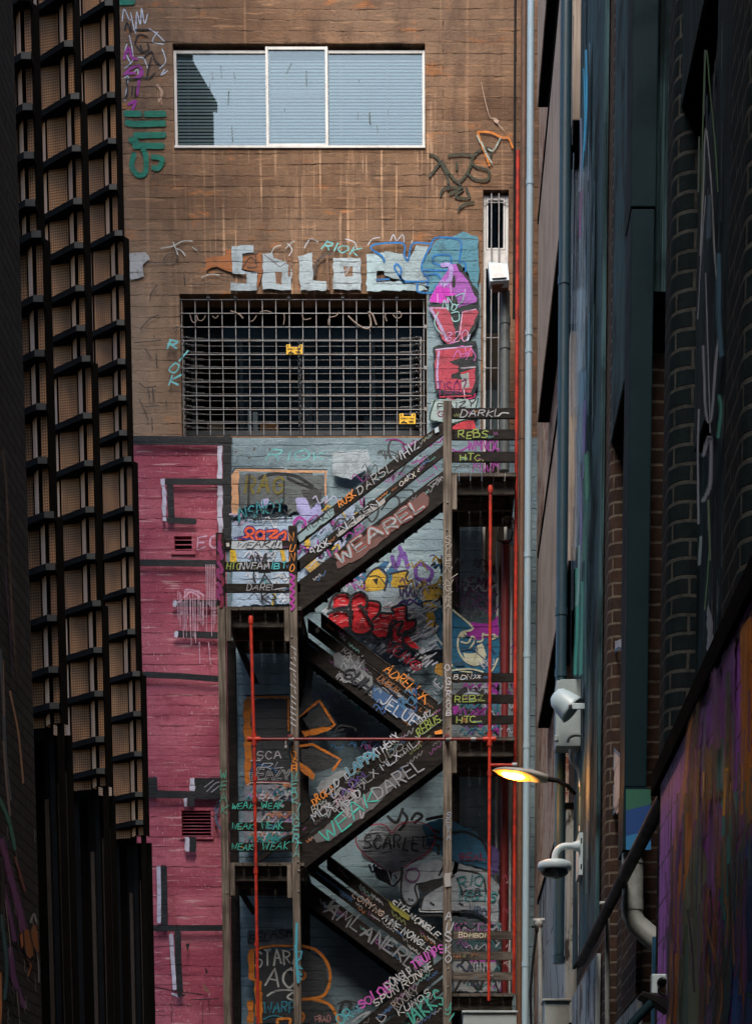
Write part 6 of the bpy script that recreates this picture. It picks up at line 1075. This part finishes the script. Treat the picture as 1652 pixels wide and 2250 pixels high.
# long black ledge and the painted hoarding below it
wpart('ledge', [(.965, 3.0), (.965, 8.85), (1.25, 8.85), (1.25, 3.0)], 3.60, 3.70, 'hood_black', .004)
m = MB(); m.tube([(1.03, 8.84, 3.6), (1.03, 14.1, 3.585)], .035, 'black_rubber', 10); m.build('black_rail', wh)
def mk_ho(s):
    for pts, wd, col, a in (([(1500, 1500), (1480, 1700), (1460, 2250)], 0, 0, 0),):
        pass
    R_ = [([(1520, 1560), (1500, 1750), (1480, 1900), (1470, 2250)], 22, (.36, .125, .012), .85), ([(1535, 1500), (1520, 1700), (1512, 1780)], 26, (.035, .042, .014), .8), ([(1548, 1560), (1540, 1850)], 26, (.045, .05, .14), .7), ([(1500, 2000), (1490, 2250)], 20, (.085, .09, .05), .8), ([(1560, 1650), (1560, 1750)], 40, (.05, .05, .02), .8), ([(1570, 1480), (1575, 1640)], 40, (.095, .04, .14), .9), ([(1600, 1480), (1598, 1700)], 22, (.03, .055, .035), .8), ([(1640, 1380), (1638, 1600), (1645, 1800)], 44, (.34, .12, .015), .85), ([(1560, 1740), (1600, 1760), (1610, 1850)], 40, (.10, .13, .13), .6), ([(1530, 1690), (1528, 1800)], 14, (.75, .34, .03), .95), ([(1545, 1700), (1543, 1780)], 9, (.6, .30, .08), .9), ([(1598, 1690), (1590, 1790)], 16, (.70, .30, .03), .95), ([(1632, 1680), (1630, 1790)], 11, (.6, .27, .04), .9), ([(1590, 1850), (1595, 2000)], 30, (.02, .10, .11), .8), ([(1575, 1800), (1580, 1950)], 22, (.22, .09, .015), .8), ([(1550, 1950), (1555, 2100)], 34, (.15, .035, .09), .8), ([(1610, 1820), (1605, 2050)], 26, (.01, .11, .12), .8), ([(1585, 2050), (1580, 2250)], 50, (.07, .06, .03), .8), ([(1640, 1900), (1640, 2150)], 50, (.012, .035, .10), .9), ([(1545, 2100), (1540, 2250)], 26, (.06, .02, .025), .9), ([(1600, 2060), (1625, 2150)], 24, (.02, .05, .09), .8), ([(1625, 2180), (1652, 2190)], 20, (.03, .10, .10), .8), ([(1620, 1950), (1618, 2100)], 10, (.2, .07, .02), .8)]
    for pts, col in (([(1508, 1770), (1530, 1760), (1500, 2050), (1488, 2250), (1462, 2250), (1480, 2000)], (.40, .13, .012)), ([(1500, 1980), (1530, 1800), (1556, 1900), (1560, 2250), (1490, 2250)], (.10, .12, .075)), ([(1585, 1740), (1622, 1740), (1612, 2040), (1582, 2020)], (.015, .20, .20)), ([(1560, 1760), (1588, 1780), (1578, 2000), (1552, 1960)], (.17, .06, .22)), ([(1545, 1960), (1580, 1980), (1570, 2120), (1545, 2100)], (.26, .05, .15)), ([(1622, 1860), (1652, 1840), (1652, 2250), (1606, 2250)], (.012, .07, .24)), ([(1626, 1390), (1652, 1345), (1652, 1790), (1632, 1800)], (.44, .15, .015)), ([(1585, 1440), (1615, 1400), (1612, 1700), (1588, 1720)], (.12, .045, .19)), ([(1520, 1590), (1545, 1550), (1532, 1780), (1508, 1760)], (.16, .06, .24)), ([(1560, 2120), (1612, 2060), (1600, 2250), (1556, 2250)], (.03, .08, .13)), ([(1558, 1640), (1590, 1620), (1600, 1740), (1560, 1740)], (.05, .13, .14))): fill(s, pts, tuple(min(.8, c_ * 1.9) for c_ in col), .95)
    for x_, y_, l_ in ((1529, 1690, 90), (1533, 1700, 110), (1545, 1700, 60), (1592, 1690, 80), (1598, 1680, 120), (1605, 1720, 70), (1632, 1690, 70), (1640, 1700, 60), (1526, 1720, 60)): stroke(s, [(x_, y_), (x_ - 1, y_ + l_)], 4.5, (.85, .40, .05), 1, soft=.9)  # orange strokes painted in for lamp glints on the glossy boards
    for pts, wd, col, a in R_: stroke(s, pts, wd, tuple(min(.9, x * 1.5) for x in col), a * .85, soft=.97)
    for i in range(170):
        u = rnd.uniform(1425, 1650); v = rnd.uniform(1500, 2150)
        if PX(u - 10, v, .985).y > 8.55 or PX(u - 10, v, .985).z > 3.5: continue
        c_ = rnd.choice([(.02, .10, .16), (.03, .16, .16), (.30, .10, .02), (.10, .10, .03), (.22, .05, .22), (.02, .04, .16), (.14, .05, .22)] if u > 1500 else [(.04, .035, .12), (.16, .05, .24), (.012, .012, .016)])
        stroke(s, [(u, v), (u + rnd.uniform(-4, 2), v + rnd.uniform(40, 110)), (u + rnd.uniform(-8, 2), v + rnd.uniform(120, 260))], rnd.uniform(3, 11), c_, rnd.uniform(.4, .85), soft=.95)
    for i in range(16): u = rnd.uniform(1530, 1650); v = rnd.uniform(1700, 2150); stroke(s, [(u, v), (u + rnd.uniform(-12, 12), v + 70), (u + rnd.uniform(-18, 18), v + 150)], rnd.uniform(3, 7), rnd.choice([(.01, .01, .012), (.3, .12, .03), (.02, .1, .12), (.1, .03, .12)]), .8)
    for pts in ([(1510, 2000), (1520, 2080), (1525, 2180)], [(1560, 2200), (1585, 2130), (1590, 2060)], [(1600, 1900), (1605, 2050), (1590, 2160)]): stroke(s, pts, 6, (.008, .008, .01), .95)
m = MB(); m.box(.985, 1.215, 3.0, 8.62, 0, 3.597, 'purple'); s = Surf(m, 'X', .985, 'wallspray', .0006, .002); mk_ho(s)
ho = m.build('hoarding'); tag(ho, 'purple painted boarding with dripping orange, teal and blue streaks, painted lamp glints, right edge', 'hoarding')
for xx, ya, yb_ in ((1.075, 13.2, 15.66), (1.165, 11.24, 12.95)): m = MB(); m.box(xx, xx + .03, ya, yb_, 0, 3.52 if ya > 13 else 2.98, 'peel'); m.build('plank_cladding', wh)['label'] = 'tall grey white planks with peeling paint'
# ------------------------------------------------------------------ pipes and ducts on the right building
vpipe('navy_downpipe', 'dark blue downpipe between the timber window boxes and the streaked cladding', 'downpipe', 1237, 900, 15.35, 23, -300, 2100, 'navy_pipe_paint', (617, 1345, 1480, 2110), None, 'right hand downpipes')
du = thing('square_duct', 'flat slate grey rectangular duct ending in a band of green and blue paint', 'duct', (1.17, 11, 0))
def DX(u, v=1200): return PY(u, v, 10.9).x
x0, x1_ = DX(1378), DX(1428); z1 = PY(1400, 1730, 10.9).z; zs = PY(1400, 455, 10.9).z; z2 = PY(1400, 1868, 10.9).z
m = MB(); m.box(x0, x1_, 10.9, 11.2, z1, zs - .006, 'slate_duct_paint'); m.box(x0 - .006, x1_ + .006, 10.894, 11.206, zs, HT, 'slate_duct_paint'); m.build('shaft', du, .006)
m = MB(); m.box(x0 - .004, x1_ + .004, 10.897, 11.2, z2, z1 - .002, 'slate_duct_paint'); s = Surf(m, 'Y', 10.897, 'marker', .0004, .002)
fill(s, [(1375, 1735), (1430, 1735), (1430, 1800), (1375, 1812)], (.02, .11, .075), 1, 0); fill(s, [(1375, 1782), (1430, 1768), (1430, 1868), (1375, 1868)], (.008, .05, .20), 1, 0); fill(s, [(1375, 1838), (1400, 1832), (1430, 1850), (1430, 1868), (1375, 1868)], (.02, .16, .36), 1, 0); m.build('painted_band', du, .004)
m = MB(); cx = (x0 + x1_) / 2; r = .062; zt = z2 - .012; m.tube([(cx, 10.98, zt), (cx, 10.98, PY(1400, 2010, 10.98).z), (cx + .02, 10.98, PY(1400, 2030, 10.98).z), (cx + .09, 10.96, PY(1400, 2055, 10.98).z), (cx + .18, 10.93, PY(1400, 2085, 10.98).z)], r, 'grey_pvc', 18); m.build('downpipe', du)
for v in (1888, 1990): m = MB(); z = PY(1400, v, 10.98).z; m.tube([(cx, 10.98, z - .03), (cx, 10.98, z + .03)], r * 1.07, 'grey_pvc', 18); m.build('collar', du)
m = MB(); m.tube([(cx + .09, 10.6, PY(1400, 2060, 10.6).z), (cx + .09, 10.6, 0)], .014, 'pipe_blue', 8); tag(m.build('blue_hose'), 'slim blue pipe running down below the elbow of the grey pipe', 'pipe')
# ------------------------------------------------------------------ junction box, horn floodlight, dome camera, street lamp
YB2 = 15.0
def q15(u, v, y=YB2): return PY(u, v, y)
jb = thing('junction_box', 'pale grey electrical box with a hinged door high on the right wall', 'electrical box', tuple(q15(1250, 1640)))
a, b = q15(1221, 1640), q15(1283, 1495); m = MB(); m.box(a.x, b.x, YB2, YB2 + .22, a.z, b.z, 'cabinet_grey'); m.build('body', jb, .008)
m = MB(); m.box(a.x + .028, b.x + .004, YB2 - .014, YB2 - .002, a.z - .004, b.z + .004, 'cabinet_grey'); m.build('door', jb, .004)
for t_ in (.12, .68): m = MB(); m.box(a.x - .012, a.x + .02, YB2 - .01, YB2 + .03, a.z + (b.z - a.z) * t_ - .02, a.z + (b.z - a.z) * t_ + .02, 'cabinet_grey'); m.build('hinge', jb, .003)
hf = thing('round_floodlight', 'round white floodlight on a flat arm in front of the grey electrical box', 'floodlight', tuple(q15(1255, 1565, 14.7)))
c = q15(1243, 1552, 14.7); ax_ = Vector((.62, -.12, -.55)).normalized(); c0 = c - ax_ * .07
m = MB(); m.lathe([(.001, 0), (.05, .003), (.078, .03), (.095, .10), (.108, .165), (.112, .185), (.104, .19)], c0 - ax_ * .02 + Vector((-.02, 0, .03)), ax_, 'cctv_white', 28); m.build('lamp_housing', hf)
m = MB(); cc = c0 - ax_ * .02 + Vector((-.02, 0, .03)); m.lathe([(.104, .186), (.06, .182), (.001, .18)], cc, ax_, 'cctv_white', 28); m.build('lens', hf)
m = MB(); p = q15(1252, 1553, 14.56); e = q15(1294, 1553, 14.56); m.box(p.x - .02, e.x, 14.545, 14.56, p.z - .022, p.z + .022, 'cctv_white'); m.box(e.x - .015, e.x, 14.56, 14.95, p.z - .035, p.z + .035, 'cctv_white'); m.build('bracket', hf, .004)
m = MB(); m.lathe([(.016, 0), (.016, .012), (.008, .016)], (p.x, 14.545, p.z), (0, -1, 0), 'bolt_steel', 10); m.build('bolt', hf)
m = MB(); m.tube([q15(x, y, 14.94) for x, y in cat([(1291, 1560), (1283, 1600), (1281, 1610)])], .012, 'grey_pvc', 8); m.tube([q15(x, y, 14.9) for x, y in cat([(1282, 1617), (1262, 1616), (1250, 1622), (1247, 1632)])], .012, 'grey_pvc', 8); m.build('cable', hf)
cd = thing('conduit', 'thin grey conduit linking the grey electrical box to the dome camera plate', 'conduit', tuple(q15(1275, 1820, 14.9)))
m = MB(); m.tube([q15(x, y, 14.97) for x, y in cat([(1253, 1648), (1255, 1672), (1268, 1690), (1273, 1708), (1276, 1740), (1277, 1830)])], .014, 'grey_pvc', 10); m.build('tube', cd)
m = MB(); m.tube([q15(1272, 1930, 14.97), q15(1272, 2100, 14.97)], .010, 'grey_pvc', 8); m.build('tube', cd)
for v in (1724, 1822): m = MB(); p = q15(1276, v, 14.97); m.tube([(p.x, 14.97, p.z - .02), (p.x, 14.97, p.z + .02)], .019, 'bolt_steel', 10); m.build('gland', cd)
dc = thing('dome_camera', 'white dome security camera hanging from a bent arm on the right wall', 'security camera', tuple(q15(1218, 1900, 14.6)))
Yd = 14.6; a, b = q15(1271, 1923, Yd), q15(1283, 1830, Yd); m = MB(); m.box(a.x, b.x, Yd, Yd + .30, a.z, b.z, 'cctv_white'); 
for v in (1848, 1905): z = q15(1276, v, Yd).z; m.box((a.x + b.x) / 2 - .005, (a.x + b.x) / 2 + .005, Yd - .003, Yd - .001, z - .02, z + .02, 'camera_glass')
m.build('wall_plate', dc, .005)
e = q15(1272, 1860, Yd); g0 = q15(1219, 1860, Yd); m = MB(); pts = [(e.x, Yd, e.z), (g0.x + .09, Yd, e.z)] + [tuple(k) for k in arc((g0.x + .085, Yd, e.z - .085), .085, math.pi / 2, math.pi, 6, (1, 0, 0), (0, 0, 1))] + [(g0.x, Yd, q15(1219, 1893, Yd).z)]; m.tube(pts, .026, 'cctv_white', 14); m.tube([(e.x - .05, Yd, e.z), (e.x + .002, Yd, e.z)], [.028, .044], 'cctv_white', 14); m.build('arm', dc)
zc_ = q15(1219, 1890, Yd).z; m = MB(); m.lathe([(.03, 0), (.085, -.006), (.125, -.022), (.132, -.04), (.132, -.075), (.122, -.08), (.105, -.082)], (g0.x, Yd, zc_), (0, 0, 1), 'cctv_white', 32); m.build('housing', dc)
m = MB(); m.lathe([(.112, -.081), (.108, -.10), (.085, -.122), (.05, -.135), (.001, -.14)], (g0.x, Yd, zc_), (0, 0, 1), 'camera_glass', 28); m.build('dome', dc)
# street lamp
Yl = 14.9
sl_ = thing('street_lamp', 'lit amber street lamp on a slim dark arm from the right wall', 'street lamp', tuple(q15(1140, 1700, Yl)))
A, B = q15(1082, 1693, Yl), q15(1203, 1712, Yl); axl = (B - A).normalized(); upl = Vector((0, 1, 0)).cross(axl) * -1
if upl.z < 0: upl = -upl
def ellip(mb, c, L0, L1, prof, mat, seg=20):
    """prof: (t along, half width, height above axis, depth below axis)"""
    rings = []
    for t_, hw, hu, hd in prof:
        p = c + axl * t_
        for k in range(seg):
            an = 2 * math.pi * k / seg; y = math.cos(an) * hw; z = math.sin(an); z = z * hu if z > 0 else z * hd; rings.append(p + Vector((0, y, 0)) + upl * z)
    n = len(prof); mb.add(rings, [(i * seg + k, i * seg + (k + 1) % seg, (i + 1) * seg + (k + 1) % seg, (i + 1) * seg + k) for i in range(n - 1) for k in range(seg)], mat, True)
LL = (B - A).length
m = MB(); ellip(m, A, 0, 0, [(0, .004, .002, .002), (.03, .06, .018, .004), (.10, .095, .034, .005), (.22, .115, .044, .006), (.30, .115, .046, .03), (LL * .8, .095, .042, .036), (LL, .055, .03, .03), (LL + .004, .002, .001, .001)], 'lamp_shell'); m.build('canopy', sl_)
m = MB(); ellip(m, A, 0, 0, [(.015, .002, .001, .001), (.05, .06, .002, .022), (.12, .088, .003, .040), (.22, .10, .003, .046), (.30, .08, .003, .036), (.34, .003, .001, .001)], 'bowl_glass'); bow = m.build('bowl', sl_)
m = MB(); ellip(m, A - upl * .014, 0, 0, [(.07, .002, .001, .001), (.10, .032, .010, .022), (.17, .045, .011, .028), (.24, .034, .010, .022), (.27, .002, .001, .001)], 'sodium'); m.build('lamp', bow)
m = MB(); m.tube([B + axl * -.03, q15(1225, 1716, Yl), q15(1247, 1728, Yl), q15(1263, 1745, Yl + .05)], [.022, .018, .017, .017], 'black_rubber', 10); m.build('arm', sl_)
ld = bpy.data.lights.new('lamp_glow', 'POINT'); lo = bpy.data.objects.new('lamp_glow', ld); COL.objects.link(lo); lo.location = A + axl * .17 - upl * .085; ld.energy = 4.0; ld.color = (1, .42, .07); ld.shadow_soft_size = .03
# low pipes and meter gear at the right foot
for nm, lab, cat_, pts, r, mat in (('standpipe', 'thin upright grey conduit with a clamp at its top on the peeling planks', 'conduit', [(1334, 1990, 12.2), (1334, 2300, 12.2)], .016, 'grey_pvc'), ('meter_pipe', 'short grey pipe with a bent top beside the pale downpipe', 'pipe', [(1184, 2026, 17), (1187, 2110, 17), (1188, 2300, 17)], .02, 'grey_pvc'), ('black_cable', 'loose black cable hanging left of the short grey pipe', 'cable', [(1180, 2040, 17), (1172, 2100, 17), (1165, 2180, 17), (1168, 2300, 17)], .012, 'black_rubber')):
    P = [PY(u, v, y) for u, v, y in pts]; t = thing(nm, lab, cat_, tuple(P[-1])); m = MB(); m.tube(P, r, mat, 10); m.build('pipe', t)
    p = P[0]; m = MB(); m.tube([p + Vector((-.05, 0, .01)), p + Vector((.05, 0, .015))], r * .9, mat, 8); m.lathe([(r * 1.1, -.05), (r * 1.9, -.03), (r * 1.9, .0), (r * 1.1, .02)], tuple(p), (0, 0, 1), mat, 10); m.build('clamp', t)
so_ = thing('power_socket', 'cream wall socket with a black plug on the purple boarding', 'power socket', tuple(PY(1445, 2165, 8.0)))
p0, p1 = PX(1432, 2183, .98), PX(1466, 2140, .98); yk = 8.05; x0, x1_ = PY(1432, 2160, yk).x, PY(1466, 2160, yk).x; z0, z1 = PY(1450, 2184, yk).z, PY(1450, 2141, yk).z
m = MB(); m.box(x0, x1_ , yk, yk + .05, z0, z1, 'cctv_white'); m.build('plate', so_, .004)
m = MB(); m.lathe([(.02, 0), (.02, .03), (.012, .04)], ((x0 + x1_) / 2 + .008, yk - .001, (z0 + z1) / 2 + .004), (0, -1, 0), 'black_rubber', 14); m.build('plug', so_)
bf = thing('black_spotlight', 'small black spotlight drooping on a bracket under the cream wall socket', 'spotlight', tuple(PY(1435, 2205, 7.9)))
yk = 7.9; P = lambda u, v: PY(u, v, yk)
m = MB(); m.prism([P(1404, 2190), P(1412, 2178), P(1458, 2190), P(1472, 2208), P(1468, 2226), P(1440, 2206)], (0, .12, 0), 'black_rubber'); m.build('housing', bf, .006)
m = MB(); m.tube([P(1432, 2205), P(1405, 2232), P(1380, 2262)], .02, 'slate_duct_paint', 10); m.build('arm', bf)
m = MB(); m.tube([P(u, v) for u, v in cat([(1450, 2170), (1448, 2182), (1462, 2190), (1470, 2205)])], .006, 'black_rubber', 6); m.build('cable', bf)
mb_ = thing('meter_box', 'rusty grey meter box at the foot of the right wall', 'meter box', tuple(PY(1230, 2200, 15.9)))
m = MB(); a, b = PY(1196, 2290, 15.9), PY(1250, 2196, 15.9); m.box(a.x, b.x, 15.9, 16.2, a.z, b.z - .02, 'cabinet_grey'); m.build('body', mb_, .006); m = MB(); m.box(a.x - .02, b.x + .02, 15.87, 16.22, b.z - .018, b.z, 'cabinet_grey'); m.build('lid', mb_, .004)
# ------------------------------------------------------------------ unseen tower across the street, height set to block sky from the grille glass
t = thing('unseen_sky_blocker', 'unseen tower behind the viewer, height set to block sky reflection in the grille', 'building', (0, -40, 0))
m = MB(); m.box(-40, 45, -52, -40, 0, 47, 'far_concrete'); m.build('facade', t)
m = MB(); m.box(-20, 20, -50, -42, 47.001, 50, 'far_concrete'); m.build('plant_room', t)
